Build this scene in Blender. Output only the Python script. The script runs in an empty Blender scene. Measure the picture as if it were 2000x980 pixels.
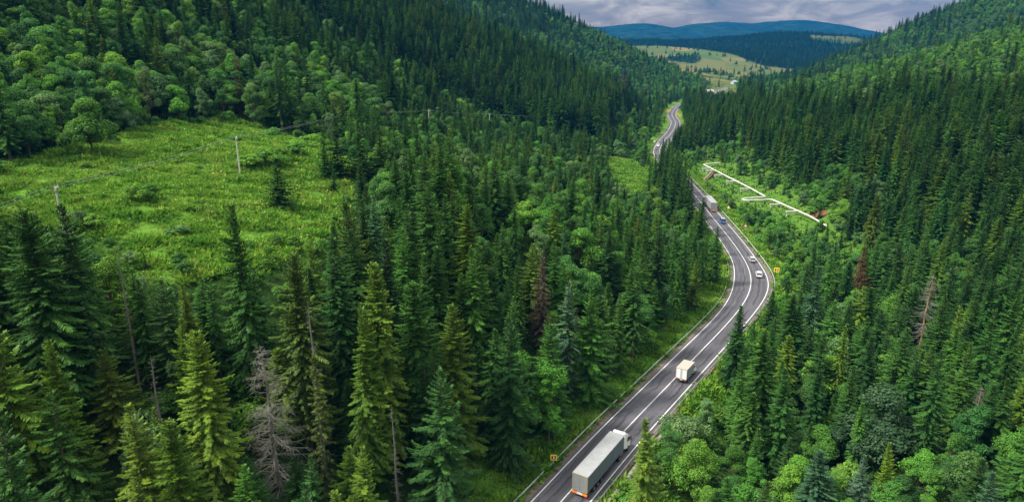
import bpy, bmesh, math
import numpy as np
from mathutils import Vector, Matrix
SC = bpy.context.scene
COL = SC.collection
R_ = math.radians

# ------------------------------------------------------------------ camera
FPX = 1337.0                                  # focal length in pixels of a 2000 px wide picture
HC = 65.0                                     # flying height above the road
TH = math.atan(400 / FPX)
CT, ST = math.cos(TH), math.sin(TH)
cam_data = bpy.data.cameras.new('camera')
cam = bpy.data.objects.new('camera', cam_data)
COL.objects.link(cam)
cam.location = (0, 0, HC)
cam.rotation_euler = (math.pi / 2 - TH, 0, 0)
cam_data.sensor_width = 36
cam_data.lens = 36 * FPX / 2000
cam_data.clip_start = 0.5
cam_data.clip_end = 30000
SC.camera = cam

# ------------------------------------------------------------------ sky and sun
SUN_EL, SUN_AZ = R_(50), math.atan2(-0.80, -0.15)
world = bpy.data.worlds.new('World')
SC.world = world
world.use_nodes = True
wt = world.node_tree
wt.nodes.clear()


def nd(t, kind, **kw):
    n = t.nodes.new(kind)
    for k, v in kw.items():
        setattr(n, k, v)
    return n


def math_node(t, op, a, b=None, c=None, clamp=False):
    n = nd(t, 'ShaderNodeMath', operation=op, use_clamp=clamp)
    for i, v in enumerate((a, b, c)):
        if v is None:
            continue
        if isinstance(v, (int, float)):
            n.inputs[i].default_value = v
        else:
            t.links.new(v, n.inputs[i])
    return n.outputs[0]


def ramp(t, fac, stops):
    n = nd(t, 'ShaderNodeValToRGB')
    els = n.color_ramp.elements
    while len(els) < len(stops):
        els.new(0.5)
    for e, (p, c) in zip(els, stops):
        e.position = p
        e.color = (*c, 1) if len(c) == 3 else c
    t.links.new(fac, n.inputs[0])
    return n.outputs[0]


def mixcol(t, fac, a, b, blend='MIX'):
    n = nd(t, 'ShaderNodeMix', data_type='RGBA', blend_type=blend)
    for sock, v in ((n.inputs[0], fac), (n.inputs[6], a), (n.inputs[7], b)):
        if isinstance(v, (int, float)):
            sock.default_value = v
        elif isinstance(v, tuple):
            sock.default_value = (*v, 1)
        else:
            t.links.new(v, sock)
    return n.outputs[2]


def noise(t, vec, scale, detail=4, rough=0.55, dist=0.0):
    n = nd(t, 'ShaderNodeTexNoise')
    n.inputs['Scale'].default_value = scale
    n.inputs['Detail'].default_value = detail
    n.inputs['Roughness'].default_value = rough
    n.inputs['Distortion'].default_value = dist
    if vec is not None:
        t.links.new(vec, n.inputs['Vector'])
    return n.outputs['Fac']


sky = nd(wt, 'ShaderNodeTexSky', sky_type='NISHITA', sun_disc=False)
sky.sun_elevation = SUN_EL
sky.sun_rotation = SUN_AZ
sky.air_density = 1.0
sky.dust_density = 2.0
tc = nd(wt, 'ShaderNodeTexCoord')
sep = nd(wt, 'ShaderNodeSeparateXYZ')
wt.links.new(tc.outputs['Generated'], sep.inputs[0])
zpos = math_node(wt, 'MAXIMUM', sep.outputs['Z'], 0.0)
stretch = nd(wt, 'ShaderNodeVectorMath', operation='MULTIPLY')
stretch.inputs[1].default_value = (1.0, 1.0, 3.2)
wt.links.new(tc.outputs['Generated'], stretch.inputs[0])
n1 = noise(wt, stretch.outputs[0], 13.0, 8, 0.62, 0.5)
n2 = noise(wt, stretch.outputs[0], 3.0, 3, 0.5)
nmix = math_node(wt, 'ADD', math_node(wt, 'MULTIPLY', n1, 0.6), math_node(wt, 'MULTIPLY', n2, 0.4))
cloud = ramp(wt, nmix, [(0.36, (0.48, 0.33, 0.18)), (0.5, (1.2, 0.82, 0.44)), (0.64, (2.8, 2.15, 1.45))])
# an overcast sky is several times brighter overhead than at the horizon
lift = ramp(wt, zpos, [(0.0, (1.0, 1.0, 1.0)), (0.12, (1.0, 1.1, 1.2)), (0.25, (1.5, 2.1, 3.2)), (0.5, (2.1, 3.0, 4.9)), (1.0, (2.9, 4.2, 7.0))])
cloud = mixcol(wt, 1.0, cloud, lift, 'MULTIPLY')
skycol = mixcol(wt, 0.95, sky.outputs[0], cloud)
bg = nd(wt, 'ShaderNodeBackground')
bg.inputs['Strength'].default_value = 0.1
wt.links.new(skycol, bg.inputs['Color'])
wout = nd(wt, 'ShaderNodeOutputWorld')
wt.links.new(bg.outputs[0], wout.inputs['Surface'])

sun_data = bpy.data.lights.new('sun', 'SUN')
sun_data.energy = 1.5
sun_data.angle = R_(10)
sun_data.color = (1.0, 0.96, 0.87)
sun = bpy.data.objects.new('sun', sun_data)
COL.objects.link(sun)
sdir = Vector((math.sin(SUN_AZ) * math.cos(SUN_EL), math.cos(SUN_AZ) * math.cos(SUN_EL), math.sin(SUN_EL)))
sun.rotation_euler = sdir.to_track_quat('Z', 'Y').to_euler()
sun.location = (-200, 0, 400)

SC.view_settings.view_transform = 'Standard'
SC.view_settings.look = 'None'
SC.view_settings.gamma = 1.0
SC.view_settings.use_curve_mapping = False
SC.view_settings.exposure = 2.2
SC.render.engine = 'CYCLES'
SC.cycles.max_bounces = 6
SC.cycles.diffuse_bounces = 2
SC.cycles.transmission_bounces = 3
SC.cycles.volume_bounces = 0
SC.cycles.transparent_max_bounces = 4
SC.cycles.use_adaptive_sampling = False
SC.cycles.use_denoising = True
SC.cycles.sample_clamp_indirect = 4

RNG = np.random.default_rng(7)

# ------------------------------------------------------------------ the lie of the land
_k = np.array([(-150, -143), (0, -47.8), (30, -28.9), (86.9, 7.2), (106, 19.3), (122, 30.2), (135, 38.9), (154, 51.8), (167, 60.0),
               (177, 65.3), (187, 69.3), (200, 72.6), (216, 75.0), (236, 77.1), (266, 79.7), (290, 81.9), (321, 84.5), (380, 88), (436, 94),
               (490, 108.5), (544, 126), (612, 144.5), (687, 158), (760, 178), (1000, 285), (1371, 455), (2000, 690), (3000, 1000), (9500, 2600)], float)


def pchip(x, y):
    h = np.diff(x); d = np.diff(y) / h
    m = np.zeros_like(y)
    m[1:-1] = (h[1:] * d[:-1] + h[:-1] * d[1:]) / (h[1:] + h[:-1])
    m[0], m[-1] = d[0], d[-1]

    def f(q):
        q = np.asarray(q, float)
        i = np.clip(np.searchsorted(x, q) - 1, 0, len(x) - 2)
        t = (q - x[i]) / h[i]
        t2, t3 = t * t, t * t * t
        return (2 * t3 - 3 * t2 + 1) * y[i] + (t3 - 2 * t2 + t) * h[i] * m[i] + (-2 * t3 + 3 * t2) * y[i + 1] + (t3 - t2) * h[i] * m[i + 1]
    return f


_raw = pchip(_k[:, 0], _k[:, 1])
_Y = np.arange(-150, 9501, 1.0)
_X = _raw(_Y)
_g = np.exp(-0.5 * (np.arange(-20, 21) / 6.0) ** 2); _g /= _g.sum()
_xs = np.convolve(np.pad(_X, 20, mode='reflect', reflect_type='odd'), _g, 'valid')
_X = _xs
_SL = np.gradient(_X, _Y)


def road_x(y):
    return np.interp(y, _Y, _X)


def road_slope(y):
    return np.interp(y, _Y, _SL)


def half_width(y):
    return 3.72 + 0.95 * np.exp(-((np.asarray(y, float) - 186) / 17.0) ** 2)


_h = np.random.default_rng(3).random((256, 256))


def vnoise(x, y):
    xi = np.floor(x).astype(int); yi = np.floor(y).astype(int)
    fx = x - xi; fy = y - yi
    fx = fx * fx * (3 - 2 * fx); fy = fy * fy * (3 - 2 * fy)
    a = _h[xi & 255, yi & 255]; b = _h[(xi + 1) & 255, yi & 255]
    c = _h[xi & 255, (yi + 1) & 255]; d = _h[(xi + 1) & 255, (yi + 1) & 255]
    return (a * (1 - fx) + b * fx) * (1 - fy) + (c * (1 - fx) + d * fx) * fy - 0.5


def fbm(x, y, octv=4):
    s, a = 0, 1.0
    for o in range(octv):
        s = s + a * vnoise(x * 2 ** o + 17 * o, y * 2 ** o + 31 * o); a *= 0.5
    return s


def sstep(x, a, b):
    t = np.clip((x - a) / (b - a), 0, 1)
    return t * t * (3 - 2 * t)


YS = np.array([-150, 0, 100, 140, 180, 220, 270, 340, 420, 520, 600, 700, 800, 950, 1150, 1300, 1500, 1900], float)
AL = np.array([0, 6, 12, 30, 65, 100, 130, 190, 250, 350, 500, 800, 3000], float)
ZL = np.array([
    [0, 0, .5, 11, 27, 33, 35, 41, 60, 105, 160, 230, 300],
    [0, 0, .5, 11, 28, 33, 35, 41, 60, 105, 160, 230, 300],
    [0, 0, .8, 11, 29, 33, 35, 41, 62, 105, 160, 230, 300],
    [0, 0, 1, 10, 29, 34, 35.5, 41, 64, 108, 165, 235, 300],
    [0, 0, 1, 8, 23, 33, 36, 42, 66, 112, 170, 240, 300],
    [0, 0, 1, 5, 15, 26, 33, 44, 70, 118, 175, 240, 300],
    [0, 0, 1, 3.5, 11, 20, 29, 53, 83, 128, 180, 240, 300],
    [0, 0, 1, 3.5, 8, 17, 29, 59, 90, 138, 190, 250, 300],
    [0, 0, 1, 3, 8, 17, 30, 62, 92, 140, 190, 250, 300],
    [0, 0, .5, 4, 14, 30, 43, 70, 98, 142, 190, 250, 300],
    [0, 0, 1, 6, 18, 33, 48, 74, 100, 140, 185, 240, 300],
    [0, 0, 1, 4, 10, 18, 26, 45, 66, 100, 140, 200, 300],
    [0, 0, 1, 2, 5, 10, 15, 28, 44, 70, 110, 180, 280],
    [0, 0, 1, 3, 8, 18, 28, 54, 78, 115, 160, 220, 280],
    [0, 0, 1, 2, 8, 22, 36, 64, 92, 132, 180, 230, 280],
    [0, 0, 1, 2, 6, 14, 24, 48, 68, 98, 140, 190, 250],
    [0, 0, .5, 1, 2, 5, 8, 16, 28, 45, 70, 100, 160],
    [0, 0, 0, 0, 1, 2, 4, 8, 14, 24, 40, 60, 100]], float)
AR = np.array([0, 6, 10, 20, 35, 60, 100, 160, 220, 300, 400, 600, 1000, 3500], float)
ZR = np.array([
    [0, -.3, -3, -6, -6, 2, 14, 36, 56, 80, 105, 150, 220, 320],
    [0, -.3, -3, -6, -6, 2, 14, 36, 56, 80, 105, 150, 220, 320],
    [0, -.3, -3, -6, -6, 2, 14, 36, 56, 80, 105, 150, 220, 320],
    [0, -.3, -2.5, -5.5, -6, 2, 15, 37, 57, 80, 105, 150, 220, 320],
    [0, -.2, -1.5, -4, -5, 3, 17, 39, 58, 82, 106, 150, 220, 320],
    [0, -.2, -1.0, -2.5, -3, 5, 20, 42, 60, 84, 108, 150, 220, 320],
    [0, -.2, -.8, -1.2, -.8, 8, 24, 44, 62, 86, 110, 150, 220, 320],
    [0, -.2, -.5, -.8, 1, 11, 26, 45, 62, 86, 110, 150, 220, 320],
    [0, -.2, -.5, -.5, 2, 11, 26, 45, 62, 86, 110, 150, 220, 320],
    [0, -.2, -.5, -.5, 2, 11, 26, 45, 62, 86, 112, 150, 220, 320],
    [0, -.2, -.5, -.5, 2, 11, 26, 44, 60, 84, 110, 150, 220, 320],
    [0, 0, -.5, 0, 3, 9, 21, 37, 52, 74, 98, 135, 200, 320],
    [0, 0, -.2, 0, 1, 4, 9, 18, 29, 46, 66, 104, 170, 320],
    [0, 0, 0, 0, 1, 4, 10, 22, 34, 52, 74, 116, 180, 320],
    [0, 0, 0, 0, 1, 4, 12, 34, 58, 95, 134, 185, 250, 340],
    [0, 0, 0, 0, 1, 4, 11, 34, 60, 96, 134, 185, 250, 340],
    [0, 0, 0, 0, 1, 2, 5, 14, 28, 48, 74, 116, 180, 300],
    [0, 0, 0, 0, 0, 1, 2, 5, 10, 18, 30, 55, 100, 200]], float)


def table(YS, A, Z, y, a):
    y = np.clip(y, YS[0], YS[-1]); a = np.clip(a, 0, A[-1])
    i = np.clip(np.searchsorted(YS, y) - 1, 0, len(YS) - 2)
    j = np.clip(np.searchsorted(A, a) - 1, 0, len(A) - 2)
    u = (y - YS[i]) / (YS[i + 1] - YS[i]); u = u * u * (3 - 2 * u)
    v = (a - A[j]) / (A[j + 1] - A[j])
    return (Z[i, j] * (1 - v) + Z[i, j + 1] * v) * (1 - u) + (Z[i + 1, j] * (1 - v) + Z[i + 1, j + 1] * v) * u


def lateral(x, y):
    s = x - road_x(y)
    c = 1 / np.sqrt(1 + road_slope(y) ** 2)
    w = sstep(np.abs(s), 15, 50)
    return s * (c * (1 - w) + w)


def hill_foot_at(x, y):
    return np.interp(x / np.maximum(y, 1), [.22, .25, .30, .335, .36, .42], [2750, 2650, 2350, 2010, 1890, 1790])


def far_height(x, y):
    fields = np.interp(y, [1500, 2000, 2600, 9500], [0, 4, 14, 30]) + 48 * (1 - sstep(x, 560, 960)) * sstep(y, 1750, 2450)
    foot = hill_foot_at(x, y)
    top = np.interp(x, [400, 660, 800, 880, 1040, 1160, 1300, 1440, 1600, 1900], [26, 36, 62, 82, 102, 110, 104, 72, 40, 30])
    mid = (top - 14) * sstep(y, foot, 3000) * (1 - .5 * sstep(y, 3100, 4200))
    mid = mid * (1 + .22 * fbm(x / 210, y / 210, 4) * sstep(y, 2300, 2700))
    crest = np.interp(x, [-2000, 900, 1300, 1560, 1790, 2060, 2330, 2560, 2765, 3036, 3330, 3740, 4300, 6000],
                      [230, 235, 262, 250, 300, 318, 296, 326, 336, 306, 238, 160, 90, 150]) - 30
    u = (y - 7000) / 2700
    mtn = crest * np.exp(-np.abs(u) ** 1.7 * 2.2) * (1 - .45 * np.abs(fbm(x / 520, y / 900 + 2, 4)) * sstep(np.abs(u), .05, .5))
    return fields + mid + np.maximum(mtn - 30, 0) * (1 + .05 * fbm(x / 130, y / 130, 3))


def height(x, y):
    x = np.asarray(x, float); y = np.asarray(y, float)
    n = lateral(x, y)
    zl = table(YS, AL, ZL, y, -n)
    zr = table(YS, AR, ZR, y, n)
    z = np.where(n < 0, zl, zr)
    a = np.abs(n)
    amp = sstep(a, 10, 60) * (1 + 1.2 * sstep(y, 300, 1200))
    z = z + amp * (2.6 * fbm(x / 38, y / 38, 3) + 4.0 * vnoise(x / 140 + 5, y / 140) * sstep(a, 60, 200))
    w = sstep(y, 1500, 2000)
    return np.where(w > 0, z * (1 - w) + far_height(x, y) * w, z)


# ------------------------------------------------------------------ picture <-> place helpers (2000 x 980 pixel coordinates)
def project(x, y, z):
    D = HC - np.asarray(z, float)
    zc = y * CT + D * ST
    return 1000 + FPX * x / zc, 490 - FPX * (-D * CT + y * ST) / zc, zc


def ray(px, py):
    return (px - 1000) / FPX, (FPX * CT + (490 - py) * ST) / FPX, -(FPX * ST - (490 - py) * CT) / FPX


GX, GY = np.arange(-700, 900, 2.0), np.arange(0, 1700, 2.0)
GZ = height(*np.meshgrid(GX, GY))


def ground(x, y):
    x = np.asarray(x, float); y = np.asarray(y, float)
    i = np.clip((x - GX[0]) / 2, 0, len(GX) - 1.01); j = np.clip((y - GY[0]) / 2, 0, len(GY) - 1.01)
    a = i.astype(int); b = j.astype(int); u = i - a; v = j - b
    z = (GZ[b, a] * (1 - u) + GZ[b, a + 1] * u) * (1 - v) + (GZ[b + 1, a] * (1 - u) + GZ[b + 1, a + 1] * u) * v
    far = (y > GY[-1]) | (x < GX[0]) | (x > GX[-1])
    return np.where(far, height(x, y), z) if np.any(far) else z


_T = 30 * 1.006 ** np.arange(0, 690)


def hit(px, py, above=0.0):
    """The point of the ground that the picture shows at px, py (arrays): x, y, z, distance."""
    px = np.atleast_1d(np.asarray(px, float)); py = np.atleast_1d(np.asarray(py, float))
    dx, dy, dz = ray(px, py)
    best = np.full(px.shape, _T[-1]); done = np.zeros(px.shape, bool)
    for t in _T:
        m = ~done
        if not m.any():
            break
        below = HC + dz[m] * t - above <= ground(dx[m] * t, dy[m] * t)
        idx = np.nonzero(m)[0][below]
        best[idx] = t; done[idx] = True
    x, y = dx * best, dy * best
    return x, y, ground(x, y), best


def stand(px, py, h):
    """Where something of height h stands whose top the picture shows at px, py."""
    x, y, z, t = hit(px, py, h)
    return float(x[0]), float(y[0]), float(z[0])


def in_poly(poly, x, y):
    x = np.asarray(x, float); y = np.asarray(y, float)
    c = np.zeros(np.broadcast(x, y).shape, bool)
    for (x0, y0), (x1, y1) in zip(poly, poly[1:] + poly[:1]):
        k = (y0 > y) != (y1 > y)
        if y1 != y0:
            c ^= k & (x < (x1 - x0) * (y - y0) / (y1 - y0) + x0)
    return c


# ------------------------------------------------------------------ mesh helpers
def mesh_np(name, verts, quads=None, tris=None, mats=(), face_attr=None, smooth=False):
    me = bpy.data.meshes.new(name)
    q = np.zeros((0, 4), int) if quads is None else np.asarray(quads, int).reshape(-1, 4)
    t = np.zeros((0, 3), int) if tris is None else np.asarray(tris, int).reshape(-1, 3)
    verts = np.asarray(verts, np.float32)
    me.vertices.add(len(verts)); me.vertices.foreach_set('co', verts.ravel())
    me.loops.add(q.size + t.size)
    me.loops.foreach_set('vertex_index', np.concatenate([q.ravel(), t.ravel()]).astype(np.int32))
    me.polygons.add(len(q) + len(t))
    starts = np.concatenate([np.arange(len(q)) * 4, q.size + np.arange(len(t)) * 3]).astype(np.int32)
    me.polygons.foreach_set('loop_start', starts)
    if smooth:
        me.polygons.foreach_set('use_smooth', np.ones(len(q) + len(t), bool))
    for m in mats:
        me.materials.append(m)
    for k, v in (face_attr or {}).items():
        a = me.attributes.new(k, 'FLOAT', 'FACE'); a.data.foreach_set('value', np.asarray(v, np.float32))
    me.update(calc_edges=True)
    return me


def link(name, data, parent=None, loc=None, rz=None):
    o = bpy.data.objects.new(name, data)
    COL.objects.link(o)
    if parent is not None:
        o.parent = parent
    if loc is not None:
        o.location = loc
    if rz is not None:
        o.rotation_euler = (0, 0, rz)
    return o


def tag(o, label, cat, group=None):
    o['label'] = label; o['category'] = cat
    if group:
        o['group'] = group
    return o


def kind(o, k):
    o['kind'] = k
    return o


def thing(name, label, cat, loc=(0, 0, 0), rz=0.0, group=None):
    return tag(link(name, None, None, loc, rz), label, cat, group)


def box(bm, c, s, bevel=0.0, rot=None):
    m = Matrix.Translation(c) @ (rot.to_4x4() if rot is not None else Matrix.Identity(4)) @ Matrix.Diagonal((*s, 1))
    g = bmesh.ops.create_cube(bm, size=1, matrix=m)
    if bevel:
        es = list({e for v in g['verts'] for e in v.link_edges})
        bmesh.ops.bevel(bm, geom=es, offset=bevel, segments=2, affect='EDGES', profile=0.5)


def cyl(bm, a, b, r, r2=None, n=12):
    a, b = Vector(a), Vector(b)
    d = b - a
    m = Matrix.Translation((a + b) / 2) @ d.to_track_quat('Z', 'Y').to_matrix().to_4x4()
    bmesh.ops.create_cone(bm, cap_ends=True, segments=n, radius1=r, radius2=r if r2 is None else r2, depth=d.length, matrix=m)


def prism(bm, pts, x0, x1, inset=None):
    """A side outline pts [(y, z)] stretched from x0 to x1; inset(y, z) narrows it at each point."""
    A, B = [], []
    for y, z in pts:
        i = inset(y, z) if inset else 0
        A.append(bm.verts.new((x0 + i, y, z))); B.append(bm.verts.new((x1 - i, y, z)))
    bm.faces.new(A); bm.faces.new(B[::-1])
    n = len(pts)
    for i in range(n):
        bm.faces.new((A[i], B[i], B[(i + 1) % n], A[(i + 1) % n]))


def done(name, bm, mat, parent=None, loc=None, rz=None, smooth=False):
    bmesh.ops.recalc_face_normals(bm, faces=bm.faces)
    me = bpy.data.meshes.new(name)
    bm.to_mesh(me); bm.free()
    me.materials.append(mat)
    if smooth:
        me.polygons.foreach_set('use_smooth', np.ones(len(me.polygons), bool))
    return link(name, me, parent, loc, rz)


def sweep(path, prof, closed=True):
    """Sweep profile [(side, up)] along a 3D path; returns verts, quads."""
    path = np.asarray(path, float)
    tan = np.gradient(path, axis=0)
    tan[:, 2] = 0
    tan /= np.linalg.norm(tan, axis=1)[:, None]
    side = np.stack([tan[:, 1], -tan[:, 0], 0 * tan[:, 0]], 1)
    pr = np.asarray(prof, float)
    V = path[:, None, :] + side[:, None, :] * pr[None, :, :1] + np.array([0, 0, 1.0]) * pr[None, :, 1:]
    n, m = V.shape[:2]
    I = np.arange(n * m).reshape(n, m)
    k = m if closed else m - 1
    j0 = np.arange(k); j1 = (j0 + 1) % m
    q = np.stack([I[:-1][:, j0], I[:-1][:, j1], I[1:][:, j1], I[1:][:, j0]], -1).reshape(-1, 4)
    return V.reshape(-1, 3), q


# ------------------------------------------------------------------ materials
def material(name):
    m = bpy.data.materials.new(name)
    m.use_nodes = True
    t = m.node_tree
    t.nodes.clear()
    out = nd(t, 'ShaderNodeOutputMaterial')
    return m, t, out


def simple(name, col, rough=0.6, metal=0.0, var=0.12, scale=3.0, spec=0.5):
    m, t, out = material(name)
    b = nd(t, 'ShaderNodeBsdfPrincipled')
    c = nd(t, 'ShaderNodeTexCoord')
    f = noise(t, c.outputs['Object'], scale, 5)
    lo = tuple(max(0, v * (1 - var)) for v in col); hi = tuple(min(1, v * (1 + var)) for v in col)
    t.links.new(ramp(t, f, [(0.3, lo), (0.7, hi)]), b.inputs['Base Color'])
    b.inputs['Roughness'].default_value = rough
    b.inputs['Metallic'].default_value = metal
    b.inputs['Specular IOR Level'].default_value = spec
    t.links.new(b.outputs[0], out.inputs['Surface'])
    return m


def leaf_material(name, tip=(1.5, 1.35, 0.9), trans=0.28, low=0.55):
    m, t, out = material(name)
    tint = nd(t, 'ShaderNodeAttribute', attribute_type='INSTANCER', attribute_name='tint')
    v = nd(t, 'ShaderNodeAttribute', attribute_type='GEOMETRY', attribute_name='shade')
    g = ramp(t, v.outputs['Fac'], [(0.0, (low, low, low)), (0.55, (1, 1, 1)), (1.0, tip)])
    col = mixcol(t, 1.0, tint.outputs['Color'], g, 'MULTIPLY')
    d = nd(t, 'ShaderNodeBsdfDiffuse'); t.links.new(col, d.inputs['Color'])
    tr = nd(t, 'ShaderNodeBsdfTranslucent')
    t.links.new(mixcol(t, 1.0, col, (1.2, 1.25, 0.7), 'MULTIPLY'), tr.inputs['Color'])
    mx = nd(t, 'ShaderNodeMixShader'); mx.inputs[0].default_value = trans
    t.links.new(d.outputs[0], mx.inputs[1]); t.links.new(tr.outputs[0], mx.inputs[2])
    gl = nd(t, 'ShaderNodeBsdfGlossy'); gl.inputs['Roughness'].default_value = 0.5
    gl.inputs['Color'].default_value = (0.85, 0.95, 0.75, 1)
    m2 = nd(t, 'ShaderNodeMixShader'); m2.inputs[0].default_value = 0.014
    t.links.new(mx.outputs[0], m2.inputs[1]); t.links.new(gl.outputs[0], m2.inputs[2])
    t.links.new(m2.outputs[0], out.inputs['Surface'])
    return m


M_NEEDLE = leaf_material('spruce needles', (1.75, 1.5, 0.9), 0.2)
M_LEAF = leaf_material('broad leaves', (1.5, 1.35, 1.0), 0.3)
M_BARK = simple('bark', (0.11, 0.085, 0.065), 0.9, var=0.4, scale=4, spec=0.1)
M_DEADWOOD = simple('dead grey wood', (0.165, 0.16, 0.132), 0.9, var=0.35, scale=3, spec=0.1)
M_ORANGEWOOD = simple('bare orange wood', (0.36, 0.19, 0.10), 0.9, var=0.4, scale=1.5, spec=0.1)
M_WHITE = simple('white paint', (0.78, 0.78, 0.77), 0.35, var=0.05)
M_PIPE = simple('weathered white lagging', (0.50, 0.485, 0.45), 0.6, var=0.3, scale=.35)
M_CONCRETE = simple('concrete', (0.216, 0.198, 0.174), 0.9, var=0.25, scale=1.2, spec=0.2)
M_POLE = simple('pale concrete pole', (0.52, 0.50, 0.48), 0.85, var=0.15, scale=2, spec=0.2)
M_STEEL = simple('galvanised steel', (0.42, 0.45, 0.455), 0.5, 0.0, var=0.12, scale=1.0)
M_DARKSTEEL = simple('dark lattice steel', (0.06, 0.072, 0.078), 0.6, 0.4)
M_RUBBER = simple('tyre rubber', (0.02, 0.02, 0.02), 0.85, spec=0.2)
M_RIM = simple('wheel rim', (0.21, 0.21, 0.216), 0.4, 0.6)
M_CHASSIS = simple('black chassis', (0.025, 0.025, 0.028), 0.7)
M_GLASS = simple('dark glass', (0.015, 0.02, 0.025), 0.08, var=0.02)
M_ROOF = simple('grey tarpaulin roof', (0.30, 0.305, 0.31), 0.7, var=0.08, scale=.8)
M_CURTAIN = simple('blue grey curtain', (0.115, 0.142, 0.165), 0.7, var=0.08, scale=.8)
M_REAR = simple('pale grey rear tarpaulin', (0.225, 0.232, 0.235), 0.7, var=0.08, scale=1.5)
M_CREAM = simple('cream trim', (0.372, 0.3, 0.144), 0.5)
M_ORANGE = simple('orange reflector', (0.85, 0.24, 0.02), 0.4, var=0.08)
M_RED = simple('red lamp', (0.5, 0.02, 0.015), 0.3)
M_BEIGE = simple('beige box roof', (0.372, 0.339, 0.288), 0.6, var=0.06)
M_BOXSIDE = simple('blue grey panel', (0.216, 0.252, 0.264), 0.5, var=0.06)
M_SILVER = simple('silver car paint', (0.62, 0.63, 0.66), 0.25, 0.35, var=0.03)
M_CARWHITE = simple('white car paint', (0.82, 0.82, 0.83), 0.2, var=0.03)
M_CARDARK = simple('dark car paint', (0.02, 0.022, 0.03), 0.25)
M_BLUE = simple('blue paint', (0.03, 0.13, 0.42), 0.3, var=0.05)
M_PALEBLUE = simple('pale blue roof', (0.24, 0.33, 0.432), 0.35, var=0.05)
M_YELLOW = simple('yellow sign face', (0.88, 0.72, 0.02), 0.45, var=0.03)
M_SIGNRED = simple('dark red sign panel', (0.30, 0.015, 0.03), 0.45, var=0.03)
M_SIGNBRIGHTRED = simple('red sign border', (0.6, 0.03, 0.03), 0.45, var=0.03)
M_PLATE = simple('plate', (0.75, 0.75, 0.72), 0.4)
M_REDROOF = simple('red roof sheet', (0.33, 0.054, 0.054), 0.6)
M_GREYROOF = simple('grey roof sheet', (0.18, 0.168, 0.162), 0.7)
M_HOUSEWALL = simple('pale render wall', (0.444, 0.42, 0.384), 0.8)
M_LINE = simple('worn white road paint', (0.60, 0.59, 0.58), 0.7, var=0.2, scale=1.5)
M_SOIL = simple('bare red brown soil', (0.156, 0.078, 0.036), 0.95, var=0.3, scale=.8, spec=.1)


def road_material():
    m, t, out = material('worn asphalt')
    b = nd(t, 'ShaderNodeBsdfPrincipled')
    uv = nd(t, 'ShaderNodeUVMap', uv_map='UVMap')                     # u: metres across, v: metres along
    sp = nd(t, 'ShaderNodeSeparateXYZ'); t.links.new(uv.outputs[0], sp.inputs[0])

    def vec(su, sv, off=0.0):
        n = nd(t, 'ShaderNodeVectorMath', operation='MULTIPLY_ADD')
        n.inputs[1].default_value = (su, sv, 0); n.inputs[2].default_value = (off, off * 1.7, 0)
        t.links.new(uv.outputs[0], n.inputs[0])
        return n.outputs[0]
    broad = noise(t, vec(0.35, 0.03), 1.0, 4, 0.6)
    streak = noise(t, vec(1.1, 0.025, 5), 1.0, 5, 0.6)
    patch = noise(t, vec(0.5, 0.16, 9), 1.0, 6, 0.65)
    grain = noise(t, vec(6, 6), 1.0, 3)
    base = ramp(t, broad, [(0.25, (0.078, 0.071, 0.088)), (0.75, (0.118, 0.107, 0.126))])
    base = mixcol(t, ramp(t, streak, [(0.40, (0, 0, 0)), (0.58, (0.8, 0.8, 0.8))]), base, (0.036, 0.0345, 0.043))
    base = mixcol(t, ramp(t, patch, [(0.54, (0, 0, 0)), (0.64, (0.5, 0.5, 0.5))]), base, (0.118, 0.106, 0.112))
    # sealed cracks: thin wandering dark lines along each lane
    wob = math_node(t, 'MULTIPLY', math_node(t, 'SUBTRACT', noise(t, vec(0.05, 0.11, 3), 1.0, 6, 0.7), 0.5), 2.6)
    uw = math_node(t, 'ADD', sp.outputs[0], wob)
    gate = ramp(t, noise(t, vec(0.0, 0.07, 21), 1.0, 4, .6), [(0.42, (0, 0, 0)), (0.5, (1, 1, 1))])
    for c0, wd in ((2.35, 0.17), (-1.7, 0.14), (-2.9, 0.08), (0.6, 0.08)):
        d = math_node(t, 'ABSOLUTE', math_node(t, 'SUBTRACT', uw, c0))
        ln = ramp(t, math_node(t, 'DIVIDE', d, wd * 2), [(0.4, (0.95, 0.95, 0.95)), (1.0, (0, 0, 0))])
        base = mixcol(t, mixcol(t, 1.0, ln, gate, 'MULTIPLY'), base, (0.014, 0.014, 0.018))
    # crumbling edges
    ed = math_node(t, 'ABSOLUTE', sp.outputs[0])
    base = mixcol(t, ramp(t, math_node(t, 'ADD', math_node(t, 'MULTIPLY', ed, 0.1), math_node(t, 'MULTIPLY', grain, .05)), [(0.43, (0, 0, 0)), (0.5, (0.285, 0.285, 0.285))]), base, (0.108, 0.094, 0.0855))
    base = mixcol(t, 0.25, base, ramp(t, grain, [(0.3, (0.0399, 0.0399, 0.0427)), (0.7, (0.114, 0.111, 0.114))]))
    t.links.new(base, b.inputs['Base Color'])
    b.inputs['Roughness'].default_value = 0.75
    t.links.new(b.outputs[0], out.inputs['Surface'])
    return m


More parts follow.
